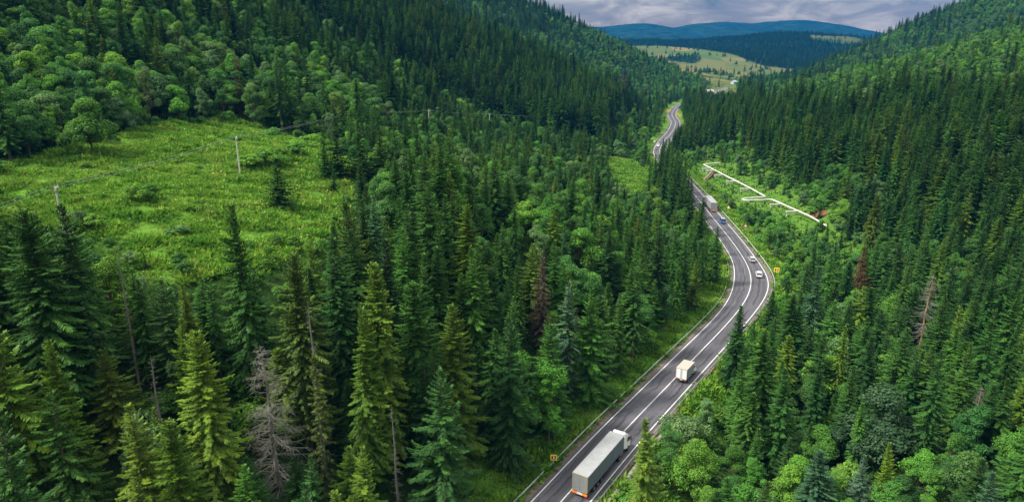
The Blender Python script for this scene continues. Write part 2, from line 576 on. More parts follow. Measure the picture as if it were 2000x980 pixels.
def terrain_material():
    m, t, out = material('forest floor, meadow and fields')
    b = nd(t, 'ShaderNodeBsdfDiffuse')
    geo = nd(t, 'ShaderNodeNewGeometry')
    P = geo.outputs['Position']
    mead = nd(t, 'ShaderNodeAttribute', attribute_name='meadow').outputs['Fac']
    field = nd(t, 'ShaderNodeAttribute', attribute_name='field').outputs['Fac']
    wood = nd(t, 'ShaderNodeAttribute', attribute_name='farwood').outputs['Fac']
    n1 = noise(t, P, 0.35, 6, 0.6)
    n2 = noise(t, P, 0.05, 4)
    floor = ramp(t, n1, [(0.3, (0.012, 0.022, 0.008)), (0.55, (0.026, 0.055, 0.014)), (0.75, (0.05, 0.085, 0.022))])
    dry = ramp(t, noise(t, P, 0.13, 5, .65), [(0.56, (0, 0, 0)), (0.68, (.6, .6, .6))])
    grass = mixcol(t, 0.55, ramp(t, n1, [(0.3, (0.055, 0.14, 0.018)), (0.5, (0.10, 0.23, 0.024)), (0.7, (0.155, 0.28, 0.04))]),
                   ramp(t, n2, [(0.35, (0.05, 0.13, 0.02)), (0.65, (0.12, 0.21, 0.035))]))
    grass = mixcol(t, dry, grass, (0.17, 0.15, 0.045))
    col = mixcol(t, mead, floor, grass)
    # strips of hay meadow and crops far down the valley
    vm = nd(t, 'ShaderNodeVectorMath', operation='MULTIPLY'); vm.inputs[1].default_value = (0.008, 0.0032, 0)
    t.links.new(P, vm.inputs[0])
    vo = nd(t, 'ShaderNodeTexVoronoi'); vo.inputs['Scale'].default_value = 1.0
    t.links.new(vm.outputs[0], vo.inputs['Vector'])
    sx = nd(t, 'ShaderNodeSeparateColor'); t.links.new(vo.outputs['Color'], sx.inputs[0])
    fcol = ramp(t, sx.outputs[0], [(0.0, (0.07, 0.10, 0.03)), (0.3, (0.15, 0.13, 0.05)), (0.5, (0.06, 0.105, 0.03)), (0.7, (0.20, 0.15, 0.065)), (1.0, (0.075, 0.12, 0.035))])
    n3 = noise(t, P, 0.012, 5, .6)
    fcol = mixcol(t, ramp(t, n3, [(0.52, (0, 0, 0)), (0.6, (.75, .75, .75))]), fcol, (0.06, 0.11, 0.035))
    col = mixcol(t, field, col, fcol)
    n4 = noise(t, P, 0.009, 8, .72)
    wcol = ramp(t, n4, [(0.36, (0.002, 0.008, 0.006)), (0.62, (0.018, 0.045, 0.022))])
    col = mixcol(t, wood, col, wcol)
    t.links.new(col, b.inputs['Color'])
    bp = nd(t, 'ShaderNodeBump'); bp.inputs['Strength'].default_value = 0.8; bp.inputs['Distance'].default_value = 0.6
    t.links.new(n1, bp.inputs['Height']); t.links.new(bp.outputs[0], b.inputs['Normal'])
    t.links.new(b.outputs[0], out.inputs['Surface'])
    return m


M_ROAD = road_material()
M_GROUND = terrain_material()
M_GRAVEL = simple('gravel shoulder', (0.156, 0.12, 0.099), 0.95, var=0.35, scale=1.2, spec=.1)

# ------------------------------------------------------------------ clearings, as the photograph shows them
MEADOW = [(-80, 330), (60, 312), (235, 262), (330, 240), (430, 228), (500, 246), (560, 268), (640, 272), (668, 305), (688, 345), (690, 395), (668, 440),
          (620, 470), (560, 510), (500, 548), (440, 540), (380, 560), (300, 552), (240, 520), (190, 480), (150, 455), (60, 445), (-80, 440)]
SMALL_MEADOW = [(1186, 306), (1230, 310), (1268, 338), (1262, 372), (1236, 378), (1196, 350)]
ROAD_VIEW = [(985, 990), (1068, 905), (1180, 800), (1290, 690), (1378, 615), (1416, 575), (1424, 545), (1424, 505), (1402, 455), (1388, 410), (1366, 390),
             (1343, 360), (1362, 352), (1414, 400), (1452, 440), (1525, 525), (1512, 558), (1494, 590), (1470, 630), (1440, 655), (1408, 690),
             (1388, 722), (1335, 772), (1290, 822), (1240, 852), (1222, 905), (1180, 990)]
FAR_ROAD = [(1262, 303), (1286, 302), (1312, 266), (1320, 252), (1340, 244), (1328, 218), (1305, 210), (1296, 222), (1310, 242), (1298, 262)]
PIPE_VIEW = [(1362, 318), (1402, 318), (1505, 372), (1600, 430), (1590, 440), (1460, 396), (1360, 345)]
SIGN_VIEW = [(1500, 505), (1530, 505), (1530, 535), (1500, 535)]
BANK = [(1372, 178), (1395, 152), (1440, 165), (1440, 186), (1400, 190)]
S = 4
MW, MH = 500, 245
_px, _py = np.meshgrid((np.arange(MW) + .5) * S, (np.arange(MH) + .5) * S)
CLEAR = np.zeros((MH, MW), bool)
for p in (MEADOW, SMALL_MEADOW, ROAD_VIEW, FAR_ROAD, PIPE_VIEW, SIGN_VIEW, BANK):
    CLEAR |= in_poly(p, _px, _py)
CLEAR_D = np.full((MH, MW), 1e9)
_cx, _cy, _cz, _ct = hit(_px[CLEAR], _py[CLEAR])
CLEAR_D[CLEAR] = _ct
# seen from a place rather than a picture: the clearings as ground
_mx, _my, _mz = {}, {}, {}
MEADOW_GROUND = list(zip(*[a.tolist() for a in hit([p[0] for p in MEADOW], [p[1] for p in MEADOW])[:2]]))
SMALL_GROUND = list(zip(*[a.tolist() for a in hit([p[0] for p in SMALL_MEADOW], [p[1] for p in SMALL_MEADOW])[:2]]))
BANK_GROUND = list(zip(*[a.tolist() for a in hit([p[0] for p in BANK], [p[1] for p in BANK])[:2]]))

# ------------------------------------------------------------------ terrain sheet, built along the road
cols = np.concatenate([-np.geomspace(330, 3600, 34)[::-1], np.arange(-320, -60, 7), np.arange(-60, -9, 3), np.arange(-9, 9.1, 1.0),
                       np.arange(12, 60, 3), np.arange(60, 320, 7), np.geomspace(330, 4600, 38)])
rows = np.concatenate([np.arange(-150, 720, 4.0), 720 * 1.012 ** np.arange(0, 205)])
SS, YY = np.meshgrid(cols, rows)
XX = road_x(YY) + SS
ZZ = height(XX, YY)
nn = lateral(XX, YY)
hw = half_width(YY)
bed = (1 - sstep(np.abs(nn), hw + 0.9, hw + 3.0)) * (YY < 1180)
ZZ = np.where(bed > 0, ZZ * (1 - bed) + bed * np.minimum(ZZ, -0.35), ZZ)
nr, nc = SS.shape
I = np.arange(nr * nc).reshape(nr, nc)
Q = np.stack([I[:-1, :-1], I[:-1, 1:], I[1:, 1:], I[1:, :-1]], -1).reshape(-1, 4)
gme = mesh_np('ground', np.stack([XX, YY, ZZ], -1).reshape(-1, 3), Q, mats=[M_GROUND], smooth=True)
xf, yf, nf = XX.ravel(), YY.ravel(), nn.ravel()


def soft_poly(poly, x, y):
    return in_poly(poly, x, y).astype(float)


verge = ((np.abs(nf) < 13) & (yf < 1500)).astype(float)
valley = ((nf > 10) & (nf < 48) & (yf > 205) & (yf < 420)) * 0.8
mead = np.clip(soft_poly(MEADOW_GROUND, xf, yf) + soft_poly(SMALL_GROUND, xf, yf) + verge + valley, 0, 1)
hillside = sstep(nf, 175, 230) * sstep(yf, 300, 380) * (1 - sstep(yf, 760, 820)) * .8
mead = np.maximum(mead, hillside)
hill_foot = hill_foot_at(xf, yf)
fieldw = sstep(yf, 1330, 1500) * (nf > -260 - (yf - 1330) * 2) * (1 - sstep(yf, hill_foot + 40, hill_foot + 130))
fieldw = np.maximum(fieldw, soft_poly(BANK_GROUND, xf, yf) * .9)
fieldw = np.maximum(fieldw, ((nf < -15) & (nf > -110) & (yf > 1190) & (yf < 1340)) * .9)
slope_field = np.exp(-((yf - 2620) / 200) ** 2 - ((xf - 1215) / 120) ** 2) > .45
fieldw = np.maximum(fieldw, slope_field * .55 * (fbm(xf / 130, yf / 130, 3) > -.25))
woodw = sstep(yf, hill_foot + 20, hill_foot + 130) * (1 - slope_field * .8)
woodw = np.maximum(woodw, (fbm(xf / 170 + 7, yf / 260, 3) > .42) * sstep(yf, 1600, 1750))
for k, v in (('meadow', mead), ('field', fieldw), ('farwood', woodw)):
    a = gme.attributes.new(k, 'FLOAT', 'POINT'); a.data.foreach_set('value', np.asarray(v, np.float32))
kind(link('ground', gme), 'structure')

# ------------------------------------------------------------------ road
def offset_path(y0, y1, off, z, step=2.0):
    """A path beside the road's middle; off(y) metres to the right."""
    ys = np.arange(y0, y1 + .01, step)
    x = road_x(ys); sl = road_slope(ys)
    c = 1 / np.sqrt(1 + sl ** 2)
    o = off(ys) if callable(off) else np.full_like(ys, off)
    zz = z(ys) if callable(z) else np.full_like(ys, z)
    return np.stack([x + o * c, ys - o * sl * c, zz], 1)


def ribbon(name, mat, y0, y1, a, b, z, step=2.0, n=2, thick=0.0):
    A = offset_path(y0, y1, a, z, step); B = offset_path(y0, y1, b, z, step)
    t = np.linspace(0, 1, n)
    V = A[:, None] * (1 - t)[None, :, None] + B[:, None] * t[None, :, None]
    m = V.shape[0]
    I = np.arange(m * n).reshape(m, n)
    q = np.stack([I[:-1, :-1], I[:-1, 1:], I[1:, 1:], I[1:, :-1]], -1).reshape(-1, 4)
    me = mesh_np(name, V.reshape(-1, 3), q, mats=[mat])
    uvl = me.uv_layers.new(name='UVMap')
    ys = np.arange(y0, y1 + .01, step)
    oa = a(ys) if callable(a) else np.full_like(ys, a); ob = b(ys) if callable(b) else np.full_like(ys, b)
    U = oa[:, None] * (1 - t) + ob[:, None] * t
    arc = np.concatenate([[0], np.cumsum(np.linalg.norm(np.diff(A, axis=0), axis=1))])
    uv = np.stack([U, np.repeat(arc[:, None], n, 1)], -1).reshape(-1, 2)
    uvl.data.foreach_set('uv', uv[q.ravel()].astype(np.float32).ravel())
    return link(name, me)


hwf = half_width
RY0, RY1 = 10, 1150
kind(ribbon('road_shoulder', M_GRAVEL, RY0, RY1, lambda y: -hwf(y) - 1.55, lambda y: hwf(y) + 1.6, -0.016, n=6), 'structure')
kind(ribbon('road', M_ROAD, RY0, RY1, lambda y: -hwf(y) - .55, lambda y: hwf(y) + .6, 0.0, n=8), 'structure')
kind(ribbon('edge_line', M_LINE, RY0, RY1, lambda y: -hwf(y) - .1, lambda y: -hwf(y) + .1, 0.006), 'structure')
kind(ribbon('edge_line', M_LINE, RY0, RY1, lambda y: hwf(y) - .1, lambda y: hwf(y) + .1, 0.006), 'structure')
kind(ribbon('centre_line', M_LINE, RY0, RY1, -.095, .095, 0.006), 'structure')


def on_road(y, off, z=0.0):
    sl = float(road_slope(y)); c = 1 / math.sqrt(1 + sl * sl)
    return Vector((float(road_x(y)) + off * c, y - off * sl * c, z)), -math.atan(sl)


def guardrail(label, y0, y1, off, face):
    p = offset_path(y0, y1, off, 0.0)
    root = thing('guardrail', label, 'guardrail', tuple(p[0]))
    q = p - p[0]
    f = face
    prof = [(0.0, .42), (f * .05, .48), (f * .01, .54), (f * .01, .60), (f * .05, .66), (0.0, .74), (-f * .03, .74), (-f * .03, .42)]
    V, qd = sweep(q + np.array([0, 0, 0]), prof)
    link('rail', mesh_np('rail', V, qd, mats=[M_STEEL]), root)
    arc = np.concatenate([[0], np.cumsum(np.linalg.norm(np.diff(p, axis=0), axis=1))])
    bm = bmesh.new(); box(bm, (0, 0, 0.05), (.09, .12, 1.3))
    pm = None
    k = 0
    while k * 4.0 < arc[-1] and k < 100:
        i = [float(np.interp(k * 4.0, arc, q[:, c])) for c in range(3)]
        if pm is None:
            o = done('post', bm, M_STEEL, root, (i[0] - f * .1, i[1], i[2])); pm = o.data
        else:
            link('post', pm, root, (i[0] - f * .1, i[1], i[2]))
        k += 1
    return root


guardrail('long steel guardrail along the forest side of the road', 24, 214, lambda y: -half_width(y) - 1.75, 1)
guardrail('steel guardrail on the valley side, outside the bend by the silver cars', 183, 420, lambda y: half_width(y) + 1.7, -1)
guardrail('low steel guardrail above the concrete retaining wall', 40, 181, lambda y: half_width(y) + 1.25, -1)
guardrail('distant steel guardrail beside the straight with two small cars', 430, 640, lambda y: -half_width(y) - 1.6, 1)
wp = offset_path(40, 112, lambda y: half_width(y) + 2.3, 0.0)
V, qd = sweep(wp - wp[0], [(-.3, .10), (.3, .10), (.3, -5.5), (-.3, -5.5)])
tag(link('retaining_wall', mesh_np('retaining_wall', V, qd, mats=[M_CONCRETE]), None, tuple(wp[0])),
    'weathered concrete retaining wall edging the road beside the near lorry', 'wall')
#PART2
# ------------------------------------------------------------------ trees: one trunk mesh and one crown mesh for each growth form
def unit(v):
    return v / np.maximum(np.linalg.norm(v, axis=-1, keepdims=True), 1e-6)


def diamonds(P, d, side, l, w, shade, fat=.4):
    """Leaf-like four-sided faces: base P, direction d, half width w across side."""
    l = l[:, None]; w = w[:, None]
    V = np.stack([P, P + d * l * fat + side * w, P + d * l, P + d * l * fat - side * w], 1)
    return V.reshape(-1, 3), shade


def tubes(paths, radii, sides=6):
    """paths (n, k, 3), radii (n, k): open tubes."""
    paths = np.asarray(paths, float); radii = np.asarray(radii, float)
    n, k = radii.shape
    tan = unit(np.gradient(paths, axis=1))
    ref = np.where(np.abs(tan[..., 2:3]) > .9, np.array([1.0, 0, 0]), np.array([0, 0, 1.0]))
    a = unit(np.cross(tan, ref)); b = np.cross(tan, a)
    th = np.arange(sides) * 2 * math.pi / sides
    V = paths[:, :, None] + radii[:, :, None, None] * (a[:, :, None] * np.cos(th)[:, None] + b[:, :, None] * np.sin(th)[:, None])
    I = np.arange(n * k * sides).reshape(n, k, sides)
    J = np.roll(I, -1, axis=2)
    q = np.stack([I[:, :-1], J[:, :-1], J[:, 1:], I[:, 1:]], -1).reshape(-1, 4)
    return V.reshape(-1, 3), q


def join_parts(parts):
    V, Q, o = [], [], 0
    for v, q in parts:
        V.append(v); Q.append(q + o); o += len(v)
    return np.concatenate(V), np.concatenate(Q)


def spruce(seed, H, R, base, gap=.5, nb=6, droop=.5, step=.33, hang=.6, power=.8, thin=0.0, twig=1.0, bare=0):
    g = np.random.default_rng(seed)
    lean = g.normal(0, .012, 2)

    def axis(z):
        return np.stack([lean[0] * z + .12 * np.sin(z * .35 + seed), lean[1] * z + .12 * np.cos(z * .3 + seed), z], -1)
    z, az, L, t = [], [], [], []
    zz = base * H
    lop = g.uniform(.62, 1.28, 7)
    while zz < H - .25:
        f = (zz - base * H) / (H * (1 - base))
        n = max(4, int(round(nb * (1 - .25 * f) + g.normal(0, .7))))
        a0 = g.uniform(0, 6.28)
        tier = g.uniform(.72, 1.15)
        for i in range(n):
            if g.random() < thin:
                continue
            a = a0 + i * 6.283 / n + g.normal(0, .25)
            prof = (1 - f) ** power * (min(1, .62 + f * 2.6))
            l = R * prof * tier * g.uniform(.72, 1.15) * lop[int((a % 6.283) / 6.283 * 7) % 7]
            z.append(zz + g.normal(0, .1)); az.append(a); L.append(max(l, .22)); t.append(f)
        zz += gap * (1.15 - .5 * f) * g.uniform(.8, 1.2)
    z, az, L, t = map(np.array, (z, az, L, t))
    nB = len(z)
    out = np.stack([np.cos(az), np.sin(az), 0 * az], 1)
    a_ = np.interp(t, [0, .35, .75, 1], [-.22, .02, .35, 1.1]) + g.normal(0, .08, nB)
    b_ = droop * np.interp(t, [0, .5, 1], [1.1, .9, .2]) * g.uniform(.7, 1.3, nB)
    c_ = np.interp(t, [0, 1], [.38, .1]) * g.uniform(.6, 1.3, nB)
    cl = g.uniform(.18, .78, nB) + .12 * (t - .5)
    A = axis(z)

    def curve(i, u):
        u = np.asarray(u)
        return A[i] + out[i] * (L[i] * u)[:, None] + np.array([0, 0, 1.0]) * (L[i] * (a_[i] * u - b_[i] * u ** 1.6 + c_[i] * u ** 3.2))[:, None]
    ns = np.maximum(3, (L / step).astype(int) + 1)
    bi = np.repeat(np.arange(nB), ns)
    k = np.concatenate([np.arange(n) for n in ns])
    u = np.clip((k + g.uniform(.25, .95, len(k))) / ns[bi], .1, 1)
    P = curve(bi, u); T = unit(curve(bi, np.minimum(u + .05, 1.05)) - P)
    S = unit(np.cross(T, np.array([0, 0, 1.0])))
    parts, shades = [], []
    tw = twig * (.24 + .34 * (L[bi] * (1 - .8 * u)).clip(0, 1.9))
    for sg in (-1, 1):
        ang = g.uniform(.5, 1.05, len(u))
        d = T * np.cos(ang)[:, None] + S * (sg * np.sin(ang))[:, None]
        d[:, 2] -= g.uniform(.05, .5, len(u)) * (1 - .7 * t[bi])
        d = unit(d)
        sd = unit(np.cross(d, np.array([0, 0, 1.0])) + g.normal(0, .25, (len(u), 3)))
        parts.append(diamonds(P, d, sd, tw * g.uniform(.75, 1.25, len(u)), .075 + .095 * tw, None)[0])
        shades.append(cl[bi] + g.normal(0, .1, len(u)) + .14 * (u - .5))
    if hang:
        m = g.random(len(u)) < hang
        n = m.sum()
        d = unit(np.stack([g.normal(0, .22, n), g.normal(0, .22, n), -np.ones(n)], 1) + T[m] * .35)
        parts.append(diamonds(P[m], d, unit(T[m] + g.normal(0, .35, (n, 3))), tw[m] * g.uniform(.6, 1.15, n), .065 + .085 * tw[m], None)[0])
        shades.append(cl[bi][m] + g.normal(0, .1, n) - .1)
    # the tip of each branch and the leading shoot
    E_ = curve(np.arange(nB), np.full(nB, .8)); d = unit(curve(np.arange(nB), np.full(nB, 1.1)) - E_)
    parts.append(diamonds(E_, d, unit(np.cross(d, np.array([0, 0, 1.0]))), .3 + .18 * L, np.full(nB, .1) + .02 * L, None)[0])
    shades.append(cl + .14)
    top = axis(np.array([H - .75] * 3)); ta = np.array([0, 1.05, 2.1])
    parts.append(diamonds(top, np.array([[0, 0, 1.0]] * 3), np.stack([np.cos(ta), np.sin(ta), 0 * ta], 1), np.full(3, .8), np.full(3, .09), None)[0])
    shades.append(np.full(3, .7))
    V = np.concatenate(parts); sh = np.clip(np.concatenate(shades), 0, 1)
    Q = np.arange(len(V)).reshape(-1, 4)
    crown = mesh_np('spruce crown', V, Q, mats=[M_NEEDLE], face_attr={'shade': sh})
    zs = np.linspace(0, H * .98, 9)
    tr = [tubes(axis(zs)[None], (H * .0125 * (1 - zs / H) ** .8 + .02)[None], 7)]
    if bare:
        zb = g.uniform(.05 * H, max(base * H + .5, .12 * H), bare); ab = g.uniform(0, 6.28, bare); lb = g.uniform(.5, 1.6, bare)
        uu = np.linspace(0, 1, 4)
        pb = axis(zb)[:, None] + uu[None, :, None] * (np.stack([np.cos(ab), np.sin(ab), -.25 + 0 * ab], 1) * lb[:, None])[:, None]
        tr.append(tubes(pb, np.repeat((.035 * (1 - uu * .8))[None], bare, 0), 4))
    v, q = join_parts(tr)
    return mesh_np('spruce trunk', v, q, mats=[M_BARK], smooth=True), crown, H, R


def bare_spruce(seed, H, R, base, wood, n=120, twigs=9, spread=1.0):
    """A dead spruce: trunk, drooping bare branches and their twigs."""
    g = np.random.default_rng(seed)
    zs = np.linspace(0, H, 10)
    lean = g.normal(0, .012, 2)
    ax = lambda z: np.stack([lean[0] * z + .08 * np.sin(z * .5), lean[1] * z, z], -1)
    t1 = tubes(ax(zs)[None], (H * .0115 * (1 - zs / H) ** .8 + .025)[None], 7)
    z = base * H + (H * .97 - base * H) * g.random(n) ** .9
    f = (z - base * H) / (H * (1 - base)); az = g.uniform(0, 6.28, n)
    L = R * (1 - f) ** .75 * g.uniform(.35, 1.15, n) + .2
    u = np.linspace(0, 1, 6)
    o = np.stack([np.cos(az), np.sin(az), 0 * az], 1)
    dz = (np.interp(f, [0, .6, 1], [-.05, .1, .7])[:, None] * u - .75 * g.uniform(.5, 1.2, n)[:, None] * u ** 1.7 + .45 * u ** 3)
    pb = ax(z)[:, None] + o[:, None] * (L[:, None] * u)[..., None] + np.array([0, 0, 1.0]) * (dz * L[:, None])[..., None]
    rb = (.018 + .017 * L[:, None]) * (1 - .8 * u)
    t2 = tubes(pb, rb, 4)
    bi = np.repeat(np.arange(n), twigs); uu = g.uniform(.25, 1, n * twigs)
    i = np.minimum((uu * 5).astype(int), 4); w = (uu * 5 - i)[:, None]
    P = pb[bi, i] * (1 - w) + pb[bi, i + 1] * w
    a2 = az[bi] + g.choice([-1, 1], n * twigs) * g.uniform(.4, 1.3, n * twigs)
    d = np.stack([np.cos(a2), np.sin(a2), g.uniform(-1.0, .1, n * twigs)], 1) * (g.uniform(.25, .6, n * twigs) * (.5 + .3 * L[bi]) * spread)[:, None]
    v3 = np.linspace(0, 1, 3)
    t3 = tubes(P[:, None] + d[:, None] * v3[None, :, None], np.repeat((.017 * (1 - .6 * v3))[None], n * twigs, 0), 3)
    trunk = mesh_np('bare trunk', *t1, mats=[wood], smooth=True)
    return trunk, mesh_np('bare branches', *join_parts([t2, t3]), mats=[M_DEADWOOD]), H, R


def broadleaf(seed, H, R, cb, clumps=40, leaves=170, size=.3, flat=.75, rag=.3, multi=1):
    g = np.random.default_rng(seed)
    n = clumps
    d = unit(g.normal(0, 1, (n, 3)) + np.array([0, 0, .35]))
    d[:, 2] = np.where(d[:, 2] < -.55, -d[:, 2], d[:, 2])
    rr = g.uniform(.35, 1, n) ** .5
    hh = (H * (1 - cb)) / 2
    lob = 1 + rag * np.sin(np.arctan2(d[:, 1], d[:, 0]) * 3 + seed) * g.uniform(.4, 1, n)
    C = d * np.stack([R * .8 * lob, R * .8 * lob, hh * .84 * np.ones(n)], 1) * rr[:, None]
    nl = int(g.integers(4, 7))                                       # a crown is several boughs, each with a head of its own
    la = np.arange(nl) * 6.283 / nl + g.uniform(-.5, .5, nl)
    lc = np.stack([np.cos(la) * R * .52, np.sin(la) * R * .52, hh * g.uniform(-.55, .75, nl)], 1)
    lc[0] = (g.normal(0, .1) * R, g.normal(0, .1) * R, hh * .55)
    pick = g.integers(0, nl, n)
    C = C * .42 + lc[pick] * g.uniform(.75, 1.15, (n, 1)) + d * (R * .13)
    C[:, :2] *= (1 - .35 * np.clip(C[:, 2:] / hh, 0, 1))
    C[:, 2] += H * cb + hh * .95
    cr = R * g.uniform(.16, .36, n) * (1 + .3 * (g.random(n) < .2))
    ci = np.repeat(np.arange(n), leaves)
    N = len(ci)
    e = unit(g.normal(0, 1, (N, 3)) + np.array([0, 0, .25]))
    q = g.uniform(.35, 1, N) ** .45
    P = C[ci] + e * (cr[ci] * q)[:, None] * np.array([1, 1, flat])
    nor = unit(e * .8 + np.array([0, 0, .5]) + g.normal(0, .5, (N, 3)))
    a = unit(np.cross(nor, g.normal(0, 1, (N, 3)))); b = np.cross(nor, a)
    s = size * g.uniform(.6, 1.5, N)
    V = np.stack([P - a * s[:, None] * .6, P + b * s[:, None] * .42, P + a * s[:, None] * .75, P - b * s[:, None] * .42], 1).reshape(-1, 3)
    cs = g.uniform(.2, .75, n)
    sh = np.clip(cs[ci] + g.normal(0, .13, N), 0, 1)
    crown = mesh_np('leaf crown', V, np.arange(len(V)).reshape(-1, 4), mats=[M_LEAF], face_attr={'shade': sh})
    tr = []
    for k in range(multi):
        base = g.normal(0, .3 * (multi > 1), 3) * np.array([1, 1, 0])
        zt = np.linspace(0, 1, 7)
        topv = np.array([g.normal(0, .12) * R, g.normal(0, .12) * R, H * (cb + (1 - cb) * .6)])
        pth = base + (topv - base) * zt[:, None] + np.stack([.15 * np.sin(zt * 5 + seed), .15 * np.cos(zt * 4), 0 * zt], 1)
        tr.append(tubes(pth[None], ((H * .014 + .03) * (1 - .8 * zt))[None], 7))
        m = min(n, 18)
        sel = g.choice(n, m, replace=False)
        u = np.linspace(0, 1, 5)
        at = g.uniform(.25, .9, m)
        st = base + (topv - base) * at[:, None]
        mid = (st + C[sel]) / 2 + np.array([0, 0, -.12 * R])
        pb = (1 - u)[None, :, None] ** 2 * st[:, None] + 2 * (u * (1 - u))[None, :, None] * mid[:, None] + (u ** 2)[None, :, None] * C[sel][:, None]
        tr.append(tubes(pb, np.repeat(((H * .006 + .012) * (1 - .75 * u))[None], m, 0), 5))
    v, qd = join_parts(tr)
    return mesh_np('limbed trunk', v, qd, mats=[M_BARK], smooth=True), crown, H, R


F = dict(step=.2, twig=.85)
SPRUCES = [spruce(11, 26, 4.6, .14, nb=6, droop=.55, hang=.75, bare=14, **F), spruce(12, 28, 4.0, .2, nb=6, droop=.7, hang=.9, power=.7, bare=20, **F),
           spruce(13, 22, 4.7, .07, nb=7, droop=.4, hang=.45, power=.9, bare=6, **F), spruce(14, 26, 4.2, .12, nb=6, droop=.5, hang=.6, power=.75, thin=.12, bare=12, **F),
           spruce(15, 14, 3.6, .03, gap=.42, nb=7, droop=.28, hang=.3, power=.95, step=.2, twig=.75),
           spruce(16, 11, 3.0, .02, gap=.38, nb=7, droop=.22, hang=.25, power=1.0, step=.19, twig=.7)]
HERO = [spruce(21, 28, 4.7, .14, gap=.42, nb=7, droop=.62, hang=.95, power=.6, step=.19, twig=.85, bare=16),
        spruce(22, 26, 4.2, .1, gap=.42, nb=7, droop=.55, hang=.9, power=.64, step=.19, twig=.85, thin=.06, bare=10)]
SPRUCES += HERO
SPRUCES += [spruce(23, 25, 4.4, .16, gap=.62, nb=5, droop=.6, hang=.8, power=.6, thin=.2, bare=18, **F), spruce(24, 21, 5.0, .06, nb=6, droop=.45, hang=.5, power=.8, thin=.05, bare=6, **F),
            spruce(25, 17, 4.3, .04, gap=.46, nb=6, droop=.35, hang=.4, power=.85, thin=.08, step=.2, twig=.8)]
BROADS = [broadleaf(31, 13, 4.4, .03, 60, 260, .23), broadleaf(32, 11, 4.7, .0, 58, 260, .23, rag=.5), broadleaf(33, 15, 4.0, .06, 60, 250, .23, flat=.8),
          broadleaf(34, 9, 3.7, .0, 50, 220, .21, multi=2), broadleaf(35, 16, 3.3, .06, 58, 230, .22, flat=.9, rag=.3), broadleaf(36, 12, 4.2, .02, 54, 250, .22, rag=.6, multi=2),
          broadleaf(37, 14, 4.8, .05, 66, 240, .23, rag=.5)]
BUSHES = [broadleaf(41, 3.2, 2.2, .0, 26, 150, .18, multi=3), broadleaf(42, 2.6, 2.6, -.1, 26, 150, .18, multi=3, rag=.4), broadleaf(43, 4.5, 2.6, .02, 30, 170, .2, multi=3)]
# small plants for the floor of the wood
def herb(seed, n, R, H, size):
    g = np.random.default_rng(seed)
    a = g.uniform(0, 6.28, n); r = R * g.random(n) ** .5
    P = np.stack([r * np.cos(a), r * np.sin(a), H * g.random(n) * (1 - .7 * (r / R) ** 2)], 1)
    d = unit(np.stack([np.cos(a), np.sin(a), g.uniform(-.2, .9, n)], 1) + g.normal(0, .35, (n, 3)))
    sd = unit(np.cross(d, np.array([0, 0, 1.0])) + g.normal(0, .3, (n, 3)))
    V, _ = diamonds(P, d, sd, size * g.uniform(.6, 1.4, n), size * .28 * np.ones(n), None)
    return mesh_np('herbs', V, np.arange(len(V)).reshape(-1, 4), mats=[M_LEAF], face_attr={'shade': g.uniform(.1, .9, n)})

# ---- where trees grow: (kind, x, y, z, height, form, width factor, tint)
T_SPRUCE = {'dark green': (.030, .086, .020), 'deep green': (.041, .116, .022), 'mid green': (.057, .150, .025), 'olive green': (.090, .165, .020),
            'bluish green': (.055, .138, .068), 'yellow green': (.135, .23, .022)}
T_BROAD = {'dark green': (0.0497, 0.145, 0.0359), 'fresh green': (0.0911, 0.241, 0.0331), 'bright green': (0.145, 0.311, 0.0386), 'grey green': (0.121, 0.228, 0.0828), 'mid green': (0.0745, 0.196, 0.0414)}
T_BUSH = {'fresh green': (0.0994, 0.248, 0.0331), 'bright green': (0.152, 0.324, 0.0386), 'mid green': (0.076, 0.2, 0.0359), 'grey green': (0.127, 0.235, 0.0828)}


class Wood:
    pass


trees = []


def add_tree(kd, x, y, h, form, wf, tone, hero=None, jitter=.12, tint=None, z=None):
    w = Wood()
    w.kind, w.x, w.y, w.h, w.form, w.wf, w.tone, w.hero = kd, x, y, h, form, wf, tone, hero
    w.z = float(ground(x, y)) if z is None else z
    tb = {'spruce': T_SPRUCE, 'broad': T_BROAD, 'bush': T_BUSH}[kd]
    c = np.array(tb[tone] if tint is None else tint) * (1 + RNG.normal(0, jitter)) * (1 + RNG.normal(0, .05, 3))
    w.tint = tuple(float(v) for v in np.clip(c, .006, .5))
    w.rot = float(RNG.uniform(0, 6.28))
    forms = {'spruce': SPRUCES, 'broad': BROADS, 'bush': BUSHES}[kd]
    f = forms[form]
    w.sz = h / f[2]
    w.sx = w.sz * wf
    w.r = f[3] * w.sx
    w.vis = 0
    trees.append(w)
    return w


def silhouette(w, shrink=1.0):
    """Rows and half widths of a tree's outline in the S-times reduced picture."""
    px0, py0, d0 = project(w.x, w.y, w.z)
    px1, py1, d1 = project(w.x, w.y, w.z + w.h)
    return px0 / S, py0 / S, px1 / S, py1 / S, float(d0), w.r * FPX / float(d0) / S * shrink


